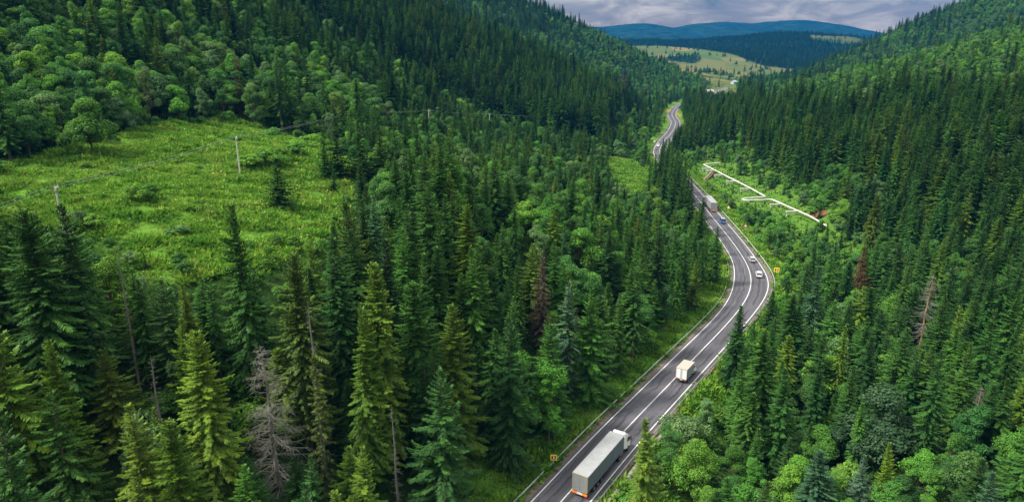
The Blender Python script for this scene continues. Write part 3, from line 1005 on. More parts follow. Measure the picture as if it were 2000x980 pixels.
def paint(w, buf, dist, ident=None, shrink=1.0):
    """Number of reduced pixels of BUF (bool) that tree w would cover where DIST is behind it; or paints ident."""
    x0, y0, x1, y1, d, rr = silhouette(w, shrink)
    ya, yb = int(max(0, math.floor(y1))), int(min(MH - 1, math.ceil(y0)))
    n = 0
    if yb < ya or d < 5:
        return 0
    ys = np.arange(ya, yb + 1)
    f = np.clip((ys + .5 - y1) / max(y0 - y1, .3), 0, 1)
    if w.kind == 'spruce':
        hwid = rr * np.clip(f * 1.25, .05, 1) * (f < .97)
    else:
        hwid = rr * np.sqrt(np.clip(1 - (2 * f - .95) ** 2, 0.02, 1))
    xc = x1 + (x0 - x1) * f
    for yy, xx, hh in zip(ys, xc, hwid):
        a, b = int(max(0, math.ceil(xx - hh - .5))), int(min(MW, math.floor(xx + hh - .5) + 1))
        if b <= a:
            continue
        if ident is None:
            n += int(np.count_nonzero(buf[yy, a:b] & (dist[yy, a:b] > d + 1.5)))
        else:
            buf[yy, a:b] = ident
    return n


def choose(p):
    names = list(p); q = np.array([p[k] for k in names], float)
    return names[int(RNG.choice(len(names), p=q / q.sum()))]


SP_MIX = {'dark green': .28, 'deep green': .32, 'mid green': .24, 'olive green': .12, 'bluish green': .015}
BR_MIX = {'dark green': .2, 'fresh green': .25, 'bright green': .1, 'grey green': .12, 'mid green': .33}


def zone(n, y, z):
    """(density 0..1, share of spruce, spruce height, broadleaf height, share of bushes among broadleaf)"""
    if n < 0:
        a = -n
        if y < 235:
            if a > 165 + 10 * math.sin(y * .05):
                return (.95, .1 if z < 68 else .6, (14, 22), (9, 15), .1)
            if y > 168:
                return (.95, .5, (8, 15), (5, 10), .25)
            if y > 122:
                return (.95, .6, (11, 20), (7, 12), .2)
            return (.95, .78 if a < 95 else .55, (16, 26), (7, 14), .25)
        if y < 430:
            if a < 24:
                return (.55, .3, (7, 13), (4, 8), .6)
            if a < 135:
                return (.97, .52, (8, 16), (5, 10), .25)
            return (.95, .36 if y < 330 else .58, (13, 22), (8, 13), .15)
        if y < 730:
            if a < 40:
                return (.8, .35, (10, 18), (5, 10), .4)
            return (.97, .93, (21, 29), (8, 13), .1)
        if y < 900:
            return (.9, .4, (12, 20), (7, 11), .2)
        if y < 1330:
            if a < 115 and y > 1190:
                return (.02, .2, (8, 14), (6, 9), .4)
            return (.95, .12 + .55 * (a > 240), (14, 21), (7, 12), .15)
        return (.35 if a > 160 else .04, .5, (10, 18), (6, 10), .3)
    if y < 195:
        if n < 14:
            return (.95, .25, (6, 11), (4, 8), .55)
        return (.97, .53, (10, 19), (6, 11), .2)
    if y < 430 and n < 44:
        return (.8 if n < 18 else .98, .08, (6, 10), (4, 7), .4)
    if n < (125 if y < 370 else 92 if y < 480 else 70) and y < 760:
        if n < 62 and y < 300:
            return (.95, .45, (12, 20), (6, 10), .3)
        return (.97, .93, (17, 25), (6, 11), .2)
    if y < 300:
        return (.95, .82, (15, 22), (7, 11), .2)
    if y < 760:
        return (.72, .07 if n < 300 else .5, (8, 15), (3.5, 7), .55)
    if y < 1400:
        return (.92, .35, (12, 21), (7, 11), .2)
    return (.5 if n > 120 else .05, .5, (11, 18), (6, 10), .3)


# heroes: named from the photograph: top of the tree in the picture, height, form, width, tone
HEROES = {}


def hero(key, px, py, h, form, wf, tone, kd='spruce', tint=None, shift=0):
    x, y, z = stand(px, py, h)
    w = add_tree(kd, x, y, h, form, wf, tone, hero=key, jitter=.03, tint=tint)
    HEROES[key] = w
    return w


hero('twin', 738, 515, 31, 6, 1.05, 'olive green', tint=(.088, .165, .022))
hero('twin2', 697, 600, 27, 7, .85, 'olive green', tint=(.092, .17, .024))
hero('bright', 385, 640, 26, 6, .95, 'yellow green', tint=(.12, .21, .026))
hero('darkcol', 462, 400, 29, 7, .85, 'deep green')
hero('olivecol', 572, 500, 29, 6, .9, 'olive green', tint=(.072, .135, .024))
hero('darktall', 652, 462, 30, 1, 1.1, 'dark green')
hero('h1', 540, 305, 11, 5, 1.6, 'dark green')
hero('h2', 925, 478, 24, 0, 1.05, 'mid green')
hero('h3', 1215, 568, 18, 2, .85, 'mid green')
hero('h4', 1256, 468, 20, 2, .9, 'mid green')
hero('roadside', 1440, 594, 17.5, 2, 1.25, 'dark green')
hero('h6', 1545, 715, 19, 2, 1.2, 'deep green')
hero('yellow', 1740, 862, 10, 5, .85, 'yellow green')
hero('blue', 1690, 890, 10, 4, 1.05, 'bluish green', tint=(.085, .16, .115))
hero('h7', 1668, 742, 13, 5, .95, 'yellow green')
hero('lorryside', 1268, 820, 21, 0, 1.25, 'olive green', tint=(.10, .175, .024))
hero('brownish', 466, 150, 13, 4, 1.0, 'olive green', tint=(.085, .075, .018))
hero('h8', 40, 412, 27, 6, 1.1, 'deep green')
hero('h9', 112, 398, 27, 1, 1.2, 'dark green')
hero('h10', 105, 662, 22, 7, .9, 'olive green')
hero('h11', 1000, 580, 20, 3, .9, 'mid green')
hero('h12', 820, 495, 26, 0, 1.1, 'deep green')
hero('h13', 800, 395, 25, 3, 1.1, 'deep green')
hero('h14', 655, 228, 15, 4, 1.25, 'dark green')
hero('h15', 698, 232, 15, 4, 1.15, 'dark green')
hero('h25', 630, 250, 12, 4, 1.1, 'deep green')
hero('h16', 738, 246, 14, 4, 1.25, 'dark green')
hero('h17', 1405, 440, 17, 2, .95, 'deep green')
hero('h18', 1372, 385, 18, 2, .9, 'deep green')
hero('h19', 1895, 760 - 90, 17, 2, 1.1, 'mid green')
hero('h20', 1850, 575, 20, 2, 1.05, 'deep green')
hero('h21', 1985, 560, 20, 2, 1.0, 'mid green')
hero('h22', 1450, 705, 15, 4, 1.0, 'deep green')
hero('h23', 1610, 700, 17, 2, 1.1, 'dark green')
hero('h24', 650, 330, 5.5, 5, 1.2, 'dark green')
for i, (a, b, h_, f_) in enumerate([(1293, 283, 21, 2), (1303, 290, 20, 9), (1312, 294, 22, 2), (1322, 303, 21, 9), (1330, 312, 22, 2), (1338, 324, 20, 2), (1346, 334, 21, 9), (1353, 346, 20, 2),
                                    (1284, 300, 18, 2), (1300, 318, 18, 9), (1320, 335, 19, 2), (1270, 312, 13, 10), (1335, 350, 18, 2)]):
    hero('g%d' % i, a, b, h_, f_, .95, ('deep green', 'dark green', 'mid green')[i % 3])
hero('grey1', 262, 832, 17, 4, .95, 'grey green', kd='broad')
hero('b1', 165, 195, 13, 1, 1.15, 'fresh green', kd='broad')
hero('b2', 265, 130, 14, 0, 1.0, 'fresh green', kd='broad')
hero('b3', 1730, 760, 13, 1, 1.3, 'dark green', kd='broad', tint=(.045, .105, .045))
hero('b4', 1720, 600, 10, 0, 1.1, 'mid green', kd='broad')
hero('b5', 1640, 660, 12, 1, 1.0, 'grey green', kd='broad')
hero('b6', 560, 150, 12, 1, .95, 'fresh green', kd='broad')
hero('b7', 1900, 890, 10, 1, 1.1, 'mid green', kd='broad')
hero('b8', 1000, 690, 17, 4, 1.15, 'fresh green', kd='broad')
hero('b9', 1070, 715, 15, 4, 1.1, 'fresh green', kd='broad')
hero('m1', 262, 366, 3.2, 1, 1.0, 'bright green', kd='bush')
hero('m2', 290, 362, 3.6, 0, 1.0, 'fresh green', kd='bush')
for i, (a, b) in enumerate([(490, 305), (520, 298), (548, 290), (575, 280), (600, 268), (622, 262), (178, 420), (345, 215), (392, 208)]):
    hero('hedge%d' % i, a, b, 3.6 if i < 6 else 2.6, i % 3, 1.5, ('bright green', 'fresh green')[i % 2], kd='bush')

# a row of spruces beside the straight beyond the distant lorry
for i, y in enumerate(np.arange(286, 352, 6.0)):
    n_ = -8.6 - (i % 2) * 1.5
    hero('row%d' % i, 1300, 300, 20, 2, .9, 'deep green')
    w = trees[-1]
    w.x, w.y = float(road_x(y)) + n_, float(y)
    w.z = float(ground(w.x, w.y))
    w.h = 19.0 + 3 * RNG.random(); w.form = (2, 9, 0)[i % 3]
    w.sz = w.h / SPRUCES[w.form][2]; w.sx = w.sz * (.95 if i % 3 < 2 else 1.05); w.r = SPRUCES[w.form][3] * w.sx

# trees that the photograph shows whole keep their view
DEAD_AT = {'grey': (515, 672, 23, 1.45), 'half': (606, 588, 28, .6), 'slender': (767, 788, 18, .35), 'orange': (1822, 535, 19, 1.3), 'rust': (1690, 482, 17, 1.0), 'brown': (1058, 492, 21, .95)}
keep_seen = [HEROES[k] for k in ('twin', 'twin2', 'bright', 'darkcol', 'olivecol', 'darktall', 'h1', 'h14', 'h15', 'h16', 'roadside', 'yellow', 'blue', 'lorryside', 'h2', 'h8', 'h9', 'h6')]
for key, (a, b, h_, wf_) in DEAD_AT.items():
    x, y, z = stand(a, b, h_)
    w = add_tree('spruce', x, y, h_, 2, wf_ * .9, 'dark green', z=z)
    trees.pop()
    keep_seen.append(w)
for w in sorted(keep_seen, key=lambda w: -w.y):
    x0, y0, x1, y1, d_, rr = silhouette(w)
    m_ = np.zeros((MH, MW), int)
    paint(w, m_, None, ident=1)
    m_[int(max(0, y1 + (y0 - y1) * .72)):] = 0
    m_ = m_ > 0
    CLEAR |= m_
    CLEAR_D[m_] = d_

# the rest of the wood, on a jittered grid that widens with distance
def scatter(y0, y1, cell, xs):
    for y in np.arange(y0, y1, cell):
        xa, xb = xs(y)
        for x in np.arange(xa, xb, cell):
            yield x + RNG.uniform(-.48, .48) * cell, y + RNG.uniform(-.48, .48) * cell


_all = trees + keep_seen[15 + 3:]                                  # the dead trees stand free of their neighbours
hx = np.array([w.x for w in _all]); hy = np.array([w.y for w in _all]); hr = np.array([w.r if w in trees else 8.0 for w in _all])
for y0, y1, cell in ((36, 300, 5.0), (300, 470, 5.2), (470, 760, 6.0), (760, 1500, 8.0)):
    for x, y in scatter(y0, y1, cell, lambda y: (-.86 * y - 25, .86 * y + 25)):
        n = float(lateral(x, y)); hwy = float(half_width(y))
        if -hwy - (6.2 if y < 112 else 5.2) < n < hwy + 4.2:
            continue
        z = float(ground(x, y))
        den, sshare, sh, bh, bush = zone(n, y, z)
        clump = float(fbm(x / 45, y / 45, 2)) * 1.1
        if RNG.random() > den:
            continue
        if y < 450 and (in_poly(MEADOW_GROUND, x, y) or in_poly(SMALL_GROUND, x, y)):
            continue
        if np.any((hx - x) ** 2 + (hy - y) ** 2 < (hr * .55 + .8) ** 2):
            continue
        px, py, zc = project(x, y, z)
        if not (-160 < px < 2160 and py > -20):
            continue
        ptop = project(x, y, z + 25)[1]
        if ptop > 1010:
            continue
        far = y > 900
        if RNG.random() < np.clip(sshare + (clump * .75 if .15 < sshare < .88 else 0), 0.02, .98):
            h = RNG.uniform(*sh) * (.8 + .35 * RNG.random())
            mix = dict(SP_MIX)
            if n < -8 and y < 120:
                mix['olive green'] = .3
            if n > 150:
                mix['olive green'] = .3
            form = int(RNG.choice([4, 5, 10], p=[.35, .3, .35])) if h < 13 else (int(RNG.choice([0, 1, 2, 3, 6, 7, 8, 9], p=[.14, .12, .1, .13, .1, .1, .13, .18])))
            wf = RNG.uniform(.9, 1.25) * (1.0 if y < 450 else .95) * (1.12 if n > 0 and y < 200 else 1.0)
            args = ('spruce', h, form, wf, choose(mix))
        elif RNG.random() < bush:
            args = ('bush', RNG.uniform(2.2, 4.6), int(RNG.integers(3)), RNG.uniform(.9, 1.25), choose({'fresh green': .35, 'bright green': .2, 'mid green': .3, 'grey green': .15}))
        else:
            h = RNG.uniform(*bh) * RNG.uniform(.85, 1.15)
            args = ('broad', h, int(RNG.integers(7)), RNG.uniform(.85, 1.2), choose(BR_MIX))
        w = add_tree(args[0], x, y, args[1], args[2], args[3], args[4], z=z)
        # keep the meadow, the road and the pipeline in the open
        for k in range(4):
            area = max(4, (silhouette(w)[1] - silhouette(w)[3]) * silhouette(w)[5])
            hitn = paint(w, CLEAR, CLEAR_D)
            if hitn <= .02 * area + (1 if w.kind == 'spruce' else 0):
                break
            w.h *= .8; w.sz *= .8; w.sx *= .85; w.r *= .85
        else:
            trees.pop()
            if RNG.random() < .8 and abs(n) > 12:
                b_ = add_tree('bush', x, y, RNG.uniform(1.4, 2.4), int(RNG.integers(3)), 1.1, 'fresh green', z=z)
                if paint(b_, CLEAR, CLEAR_D) > 1:
                    trees.pop()

# scattered trees on the far fields, the wood on the hill behind them
for x, y in scatter(1500, 2450, 17, lambda y: (.12 * y, .62 * y)):
    if y < hill_foot_at(x, y) + 60 and (fbm(x / 170 + 7, y / 260, 3) > .34 + .1 * RNG.random() or RNG.random() < .045 or (RNG.random() < .5 and abs(((x * .35 + y) % 190) - 95) < 7 and fbm(x / 90, y / 90, 2) > 0)):
        z = float(height(x, y))
        if RNG.random() < .5:
            add_tree('spruce', x, y, RNG.uniform(10, 18), 2, 1.1, 'dark green', z=z)
        else:
            add_tree('broad', x, y, RNG.uniform(7, 12), 1, 1.2, 'dark green', z=z)
for x, y in scatter(1800, 3150, 13, lambda y: (.14 * y, .58 * y)):
    if y < hill_foot_at(x, y) + 50:
        continue
    sf = math.exp(-((y - 2620) / 200) ** 2 - ((x - 1215) / 120) ** 2)
    if sf > .42 and RNG.random() < .93:
        continue
    if RNG.random() < .85:
        add_tree('spruce', x, y, RNG.uniform(11, 19), 2, 1.3, choose({'dark green': .6, 'deep green': .4}), z=float(height(x, y)))

# bushes, young spruces and tall herbs along the ragged edge of the meadow and here and there inside it
P_ = MEADOW_GROUND + MEADOW_GROUND[:1]
for (xa, ya), (xb, yb) in zip(P_, P_[1:]):
    L_ = math.hypot(xb - xa, yb - ya)
    for k in range(int(L_ / 2.6)):
        if RNG.random() < .62:
            f_ = RNG.random()
            x = xa + (xb - xa) * f_ + RNG.normal(0, 3.2); y = ya + (yb - ya) * f_ + RNG.normal(0, 3.2)
            if RNG.random() < .8:
                add_tree('bush', x, y, RNG.uniform(1.0, 2.8), int(RNG.integers(3)), RNG.uniform(.9, 1.4), choose({'fresh green': .4, 'mid green': .5, 'grey green': .1}))
            else:
                add_tree('spruce', x, y, RNG.uniform(2, 5), 5, 1.1, choose(SP_MIX))
for k in range(46):
    x = RNG.uniform(-150, -30); y = RNG.uniform(95, 215)
    if in_poly(MEADOW_GROUND, x, y):
        add_tree('bush', x, y, RNG.uniform(.6, 1.5), int(RNG.integers(3)), RNG.uniform(1.0, 1.7), choose({'fresh green': .5, 'mid green': .4, 'grey green': .1}))

# ---- which trees show most: paint them far to near into a reduced picture
ids = np.full((MH, MW), -1, int)
order = sorted(range(len(trees)), key=lambda i: -trees[i].y)
for i in order:
    paint(trees[i], ids, None, ident=i)
cnt = np.bincount(ids[ids >= 0], minlength=len(trees))
for w, c in zip(trees, cnt):
    w.vis = int(c) + (10000 if w.hero else 0)
print('trees', len(trees), {k: sum(w.kind == k for w in trees) for k in ('spruce', 'broad', 'bush')}, 'seen', int((cnt > 0).sum()))
# ------------------------------------------------------------------ landmarks that labels can point to
def mark(px, py):
    x, y, z, t = hit(px, py)
    return float(x[0]), float(y[0])


LAND = {'the near grey lorry': mark(1150, 950), 'the white box truck': mark(1346, 735), 'the silver cars': mark(1475, 530), 'the blue van': mark(1409, 432),
        'the distant grey lorry': mark(1390, 405), 'the white pipeline loop': mark(1485, 385), 'the roadside chevron sign': mark(1081, 910),
        'the lone meadow pole': mark(464, 340), 'the lone meadow spruce': (HEROES['h1'].x, HEROES['h1'].y), 'the lower meadow pole': mark(112, 440),
        'the forked olive spruce': (HEROES['twin'].x, HEROES['twin'].y), 'the small meadow': mark(1235, 350), 'the two small distant cars': mark(1284, 288),
        'the darkest roadside spruce': (HEROES['roadside'].x, HEROES['roadside'].y), 'the pale blue spruce': (HEROES['blue'].x, HEROES['blue'].y),
        'the yellow green spruce': (HEROES['bright'].x, HEROES['bright'].y), 'the rusty dead spruce': mark(1688, 560),
        'the orange bare trunk': mark(1820, 660), 'the meadow hedge': mark(560, 300), 'the upper pipeline end': mark(1372, 330)}
ORD = ['first', 'second', 'third', 'fourth', 'fifth', 'sixth', 'seventh', 'eighth', 'ninth', 'tenth', 'eleventh', 'twelfth'] + ['%dth' % k for k in range(13, 400)]


def relation(w):
    best = min(LAND, key=lambda k: math.hypot(LAND[k][0] - w.x, LAND[k][1] - w.y))
    lx, ly = LAND[best]
    dx, dy = w.x - lx, w.y - ly
    d = math.hypot(dx, dy)
    if abs(dy) > abs(dx):
        rel = 'beyond' if dy > 0 else 'this side of'
    else:
        rel = 'uphill of' if w.z - float(ground(lx, ly)) > .5 else 'beside and below'
    return best, rel, d


HERO_LABEL = {
    'twin': 'tall forked olive spruce with long hanging branches, lit against the dark wood',
    'twin2': 'lower olive stem leaning against the tall forked spruce above a bare trunk',
    'bright': 'brightest yellow green tall spruce on the lower slope under the meadow',
    'darkcol': 'tall columnar dark green spruce whose top stands before the meadow grass',
    'olivecol': 'tall olive brown tinged spruce behind the bare grey spruce',
    'darktall': 'broad tall dark spruce behind the thin half bare stem',
    'h1': 'lone dark green spruce standing free in the meadow near the pole',
    'roadside': 'dark single spruce at the road edge hiding the lines past the box truck',
    'yellow': 'small pointed yellow green spruce beside a pale blue one',
    'blue': 'small pale bluish spruce among broad dark crowns',
    'lorryside': 'bushy olive spruce overhanging the road in front of the lorry',
    'brownish': 'olive brown spruce below a rusty dead top at the meadow edge',
    'h24': 'short dark spruce alone at the corner of the meadow',
    'm1': 'bright green bush, lighter half of the pair in open meadow',
    'm2': 'fresh green bush, darker half of the pair in open meadow',
    'grey1': 'grey green feathery broadleaf tree on the lowest slope under the yellow green spruce',
    'b1': 'rounded broadleaf tree bulging furthest into the upper edge of the meadow',
    'b3': 'widest dark bluish broadleaf crown behind the pale blue spruce'}
NAMES = {'spruce': ('spruce_tree', 'spruce', 'spruces of the mountain forest'), 'broad': ('broadleaf_tree', 'tree', 'broadleaf trees of the valley and slopes'),
         'bush': ('bush', 'bush', 'bushes of the clearings and verges')}
WORD = {'spruce': 'spruce', 'broad': 'broadleaf tree', 'bush': 'bush'}
MESHES = {'spruce': SPRUCES, 'broad': BROADS, 'bush': BUSHES}
rest = {k: [] for k in NAMES}
picked = []
for kd in NAMES:
    mine = sorted([w for w in trees if w.kind == kd], key=lambda w: -w.vis)
    picked += mine[:295]
    rest[kd] += mine[295:]
seen = {}
pl = []
for w in picked:
    lm, rel, d = relation(w)
    size = ('tall ' if w.h > 22 else 'young ' if w.h < 12.5 else '') if w.kind == 'spruce' else ('wide ' if w.r > 5 else 'slim ' if w.r < 3 else '') if w.kind == 'broad' else ''
    pl.append((w, lm, rel, d, size))
pl.sort(key=lambda a: a[3])
for w, lm, rel, d, size in pl:
    if w.hero in HERO_LABEL:
        lab = HERO_LABEL[w.hero]
    else:
        key = (w.kind, w.tone, size, lm, rel)
        k = seen[key] = seen.get(key, 0) + 1
        lab = '%s%s %s, %s such one %s %s' % (size, w.tone, WORD[w.kind], ORD[k - 1], rel, lm)
    nm, cat, grp = NAMES[w.kind]
    f = MESHES[w.kind][w.form]
    if w.kind == 'bush':
        o = tag(link(nm, f[1]), lab, cat, grp)
        o['tint'] = w.tint
        o.location = (w.x, w.y, w.z - .1); o.scale = (w.sx, w.sx, w.sz); o.rotation_euler = (0, 0, w.rot)
        continue
    o = thing(nm, lab, cat, (w.x, w.y, w.z - .25), w.rot, grp)
    o.scale = (w.sx, w.sx, w.sz)
    link('trunk', f[0], o)
    c = link('crown', f[1], o)
    c['tint'] = w.tint

# ---- everything past that: one object per kind, many small instanced trees
def instancer(name, items, meshes_of, carrier):
    """items: (form, x, y, z, rot, sx, sz, tint); carrier: names of meshes -> one object that holds the forms as its own geometry"""
    pts = np.array([(i[1], i[2], i[3]) for i in items], np.float32)
    me = bpy.data.meshes.new(name)
    me.vertices.add(len(pts)); me.vertices.foreach_set('co', pts.ravel())
    def att(k, t, v, field='value'):
        a = me.attributes.new(k, t, 'POINT'); a.data.foreach_set(field, np.asarray(v).ravel())
    att('form', 'INT', np.array([i[0] for i in items], np.int32))
    att('turn', 'FLOAT_VECTOR', np.array([(0, 0, i[4]) for i in items], np.float32), 'vector')
    att('size', 'FLOAT_VECTOR', np.array([(i[5], i[5], i[6]) for i in items], np.float32), 'vector')
    att('tint', 'FLOAT_COLOR', np.array([(*i[7], 1) for i in items], np.float32), 'color')
    o = link(name, me)
    g = bpy.data.node_groups.new(name, 'GeometryNodeTree')
    g.interface.new_socket('Geometry', in_out='INPUT', socket_type='NodeSocketGeometry')
    g.interface.new_socket('Geometry', in_out='OUTPUT', socket_type='NodeSocketGeometry')
    gi = g.nodes.new('NodeGroupInput'); go = g.nodes.new('NodeGroupOutput')
    def named(k, t):
        n = g.nodes.new('GeometryNodeInputNamedAttribute'); n.data_type = t; n.inputs['Name'].default_value = k
        return [s for s in n.outputs if s.enabled][0]
    fm, tn, sz = named('form', 'INT'), named('turn', 'FLOAT_VECTOR'), named('size', 'FLOAT_VECTOR')
    e2r = g.nodes.new('FunctionNodeEulerToRotation'); g.links.new(tn, e2r.inputs[0])
    jn = g.nodes.new('GeometryNodeJoinGeometry')
    for k, srcs in meshes_of.items():
        cmp_ = g.nodes.new('FunctionNodeCompare'); cmp_.data_type = 'INT'; cmp_.operation = 'EQUAL'
        ins = [s for s in cmp_.inputs if s.enabled]
        g.links.new(fm, ins[0]); ins[1].default_value = k
        for src in srcs:
            oi = g.nodes.new('GeometryNodeObjectInfo'); oi.transform_space = 'ORIGINAL'
            oi.inputs['Object'].default_value = src; oi.inputs['As Instance'].default_value = False
            iop = g.nodes.new('GeometryNodeInstanceOnPoints')
            g.links.new(gi.outputs[0], iop.inputs['Points']); g.links.new(cmp_.outputs[0], iop.inputs['Selection'])
            g.links.new(oi.outputs['Geometry'], iop.inputs['Instance'])
            g.links.new(e2r.outputs[0], iop.inputs['Rotation']); g.links.new(sz, iop.inputs['Scale'])
            g.links.new(iop.outputs[0], jn.inputs[0])
    g.links.new(jn.outputs[0], go.inputs[0])
    md = o.modifiers.new('scatter', 'NODES'); md.node_group = g
    return kind(o, 'stuff')


def source(me):
    """An object of the scene that uses mesh me."""
    return next((o for o in COL.objects if o.data is me), None)


def forms_of(kd):
    out = {}
    for i, f in enumerate(MESHES[kd]):
        s = [source(f[1])] + ([source(f[0])] if kd != 'bush' else [])
        out[i] = [x for x in s if x is not None]
    return out


for kd, nm in (('spruce', 'spruce_forest'), ('broad', 'broadleaf_forest'), ('bush', 'bush_thicket')):
    items = [(w.form, w.x, w.y, w.z - .25, w.rot, w.sx, w.sz, w.tint) for w in rest[kd]]
    fo = forms_of(kd)
    ok = [k for k in fo if fo[k]]
    items = [(i[0] if i[0] in ok else ok[0], *i[1:]) for i in items]
    if items:
        instancer(nm, items, fo, None)

# ------------------------------------------------------------------ ground plants
def plant_mesh(name, pts, tint_sets, per, R, H, size, seed):
    """Many small tufts as one mesh: pts (n, 3)."""
    g = np.random.default_rng(seed)
    n = len(pts)
    a = g.uniform(0, 6.28, (n, per)); k = g.uniform(.6, 1.5, n)
    P = pts[:, None] + np.stack([np.cos(a), np.sin(a), 0 * a], -1) * (R * k)[:, None, None] * g.random((n, per, 1)) ** .5
    d = unit(np.stack([np.cos(a) * .55, np.sin(a) * .55, g.uniform(.25, 1.1, (n, per))], -1) + g.normal(0, .3, (n, per, 3)))
    sd = unit(np.cross(d, np.array([0, 0, 1.0])) + g.normal(0, .3, (n, per, 3)))
    l = np.broadcast_to(H, (n,))[:, None] * k[:, None] * g.uniform(.6, 1.3, (n, per))
    V, _ = diamonds(P.reshape(-1, 3), d.reshape(-1, 3), sd.reshape(-1, 3), l.ravel(), (l * size).ravel(), None, .5)
    sh = np.clip(np.repeat(g.beta(2, 2, n), per) + g.normal(0, .1, n * per), 0, 1)
    return V, sh


def grass_material(name, stops):
    m, t, out = material(name)
    v = nd(t, 'ShaderNodeAttribute', attribute_type='GEOMETRY', attribute_name='shade')
    geo = nd(t, 'ShaderNodeNewGeometry')
    n = noise(t, geo.outputs['Position'], 0.11, 6, .65)
    f = math_node(t, 'ADD', math_node(t, 'MULTIPLY', v.outputs['Fac'], .65), math_node(t, 'MULTIPLY', n, .35))
    col = ramp(t, f, stops)
    weeds = ramp(t, noise(t, geo.outputs['Position'], 0.28, 5, .6), [(0.52, (0, 0, 0)), (0.62, (.65, .65, .65))])
    col = mixcol(t, weeds, col, mixcol(t, 1.0, col, (.5, .62, .75), 'MULTIPLY'))
    d = nd(t, 'ShaderNodeBsdfDiffuse'); t.links.new(col, d.inputs[0])
    tr = nd(t, 'ShaderNodeBsdfTranslucent'); t.links.new(col, tr.inputs[0])
    mx = nd(t, 'ShaderNodeMixShader'); mx.inputs[0].default_value = .3
    t.links.new(d.outputs[0], mx.inputs[1]); t.links.new(tr.outputs[0], mx.inputs[2])
    t.links.new(mx.outputs[0], out.inputs['Surface'])
    return m


M_GRASS = grass_material('meadow grass', [(0.2, (.045, .12, .016)), (0.4, (.10, .25, .024)), (0.58, (.17, .33, .034)), (0.74, (.27, .36, .06)), (0.88, (.34, .31, .10))])
M_FERN = grass_material('wood floor plants', [(0.2, (.014, .040, .010)), (0.5, (.035, .095, .020)), (0.8, (.08, .16, .032))])


def field_points(poly, n, seed, grow=1.0):
    g = np.random.default_rng(seed)
    P = np.array(poly); lo, hi = P.min(0), P.max(0)
    x = g.uniform(lo[0], hi[0], n); y = g.uniform(lo[1], hi[1], n)
    k = in_poly(poly, x, y)
    return x[k], y[k]


gx, gy = field_points(MEADOW_GROUND, 120000, 5)
keep = (gy > 60) & (gy < 330) & (fbm(gx / 3.5, gy / 3.5, 3) + .45 * np.random.default_rng(1).normal(0, .5, len(gx)) > -.25)
gx, gy = gx[keep], gy[keep]
sx_, sy_ = field_points(SMALL_GROUND, 9000, 6)
rg = np.random.default_rng(8)
# verges beside the road
vy = 70 + 420 * rg.random(60000) ** 1.5
vn = np.where(rg.random(len(vy)) < .5, -1, 1) * (half_width(vy) + rg.uniform(1.5, 10.0, len(vy)))
c_ = 1 / np.sqrt(1 + road_slope(vy) ** 2)
vx = road_x(vy) + vn * c_; vyy = vy - vn * road_slope(vy) * c_
ax_, ay_ = np.concatenate([gx, sx_, vx]), np.concatenate([gy, sy_, vyy])
pts = np.stack([ax_, ay_, height(ax_, ay_) - .06], -1)
lush = np.clip(1 + 1.5 * fbm(ax_ / 3.2, ay_ / 3.2, 3), .5, 2.0)            # the hay stands in tussocks and lies flat between them
V, sh = plant_mesh('grass', pts, None, 6, .45, .62 * lush, .2, 3)
sh = np.clip(sh * .75 + .25 * np.repeat(.5 + .9 * fbm(ax_ / 7 + 3, ay_ / 5, 3), 6) + .05, 0, 1)
gm = mesh_np('meadow_grass', V, np.arange(len(V)).reshape(-1, 4), mats=[M_GRASS], face_attr={'shade': sh})
kind(link('meadow_grass', gm), 'stuff')
# floor of the wood and the light hillside
fx, fy = [], []
for y0, y1, cell in ((40, 220, 1.7), (220, 470, 3.0), (470, 760, 6.0)):
    for x, y in scatter(y0, y1, cell, lambda y: (-.8 * y - 8, .8 * y + 8)):
        fx.append(x); fy.append(y)
fx, fy = np.array(fx), np.array(fy)
fn = lateral(fx, fy)
ok = ((fn < -half_width(fy) - 8) | (fn > half_width(fy) + 4.5)) & ~in_poly(MEADOW_GROUND, fx, fy)
fx, fy = fx[ok], fy[ok]
pts = np.stack([fx, fy, ground(fx, fy) - .1], -1)
V, sh = plant_mesh('herbs', pts, None, 9, 1.0, .8, .26, 4)
um = mesh_np('undergrowth', V, np.arange(len(V)).reshape(-1, 4), mats=[M_FERN], face_attr={'shade': sh})
kind(link('undergrowth', um), 'stuff')
# white umbels and yellow flowers in the meadow
k = rg.choice(len(gx), 420, replace=False)
p = np.stack([gx[k], gy[k], height(gx[k], gy[k]) + .55], -1) + rg.normal(0, .3, (420, 3)) * (1, 1, .2)
q4 = np.array([(-1, -1, 0), (1, -1, 0.1), (1, 1, 0), (-1, 1, 0.1)]) * .11
V = (p[:, None] + q4[None] * rg.uniform(.5, 1.3, (420, 1, 1))).reshape(-1, 3)
kind(link('meadow_flowers', mesh_np('meadow_flowers', V, np.arange(len(V)).reshape(-1, 4), mats=[simple('white umbels', (.62, .60, .42), .9)])), 'stuff')

# ------------------------------------------------------------------ dead and rusty trees
def dead(name, label, top, h, parts, wf=1.0, rot=0.0, cat='dead tree', tint=None, group=None, at=None):
    x, y, z = stand(*top, h) if at is None else at
    o = thing(name, label, cat, (x, y, z - .2), rot, group)
    o.scale = (wf * h / parts[2],) * 2 + (h / parts[2],)
    link('trunk', parts[0], o)
    c = link('branches' if tint is None else 'crown', parts[1], o)
    if tint:
        c['tint'] = tint
    return o


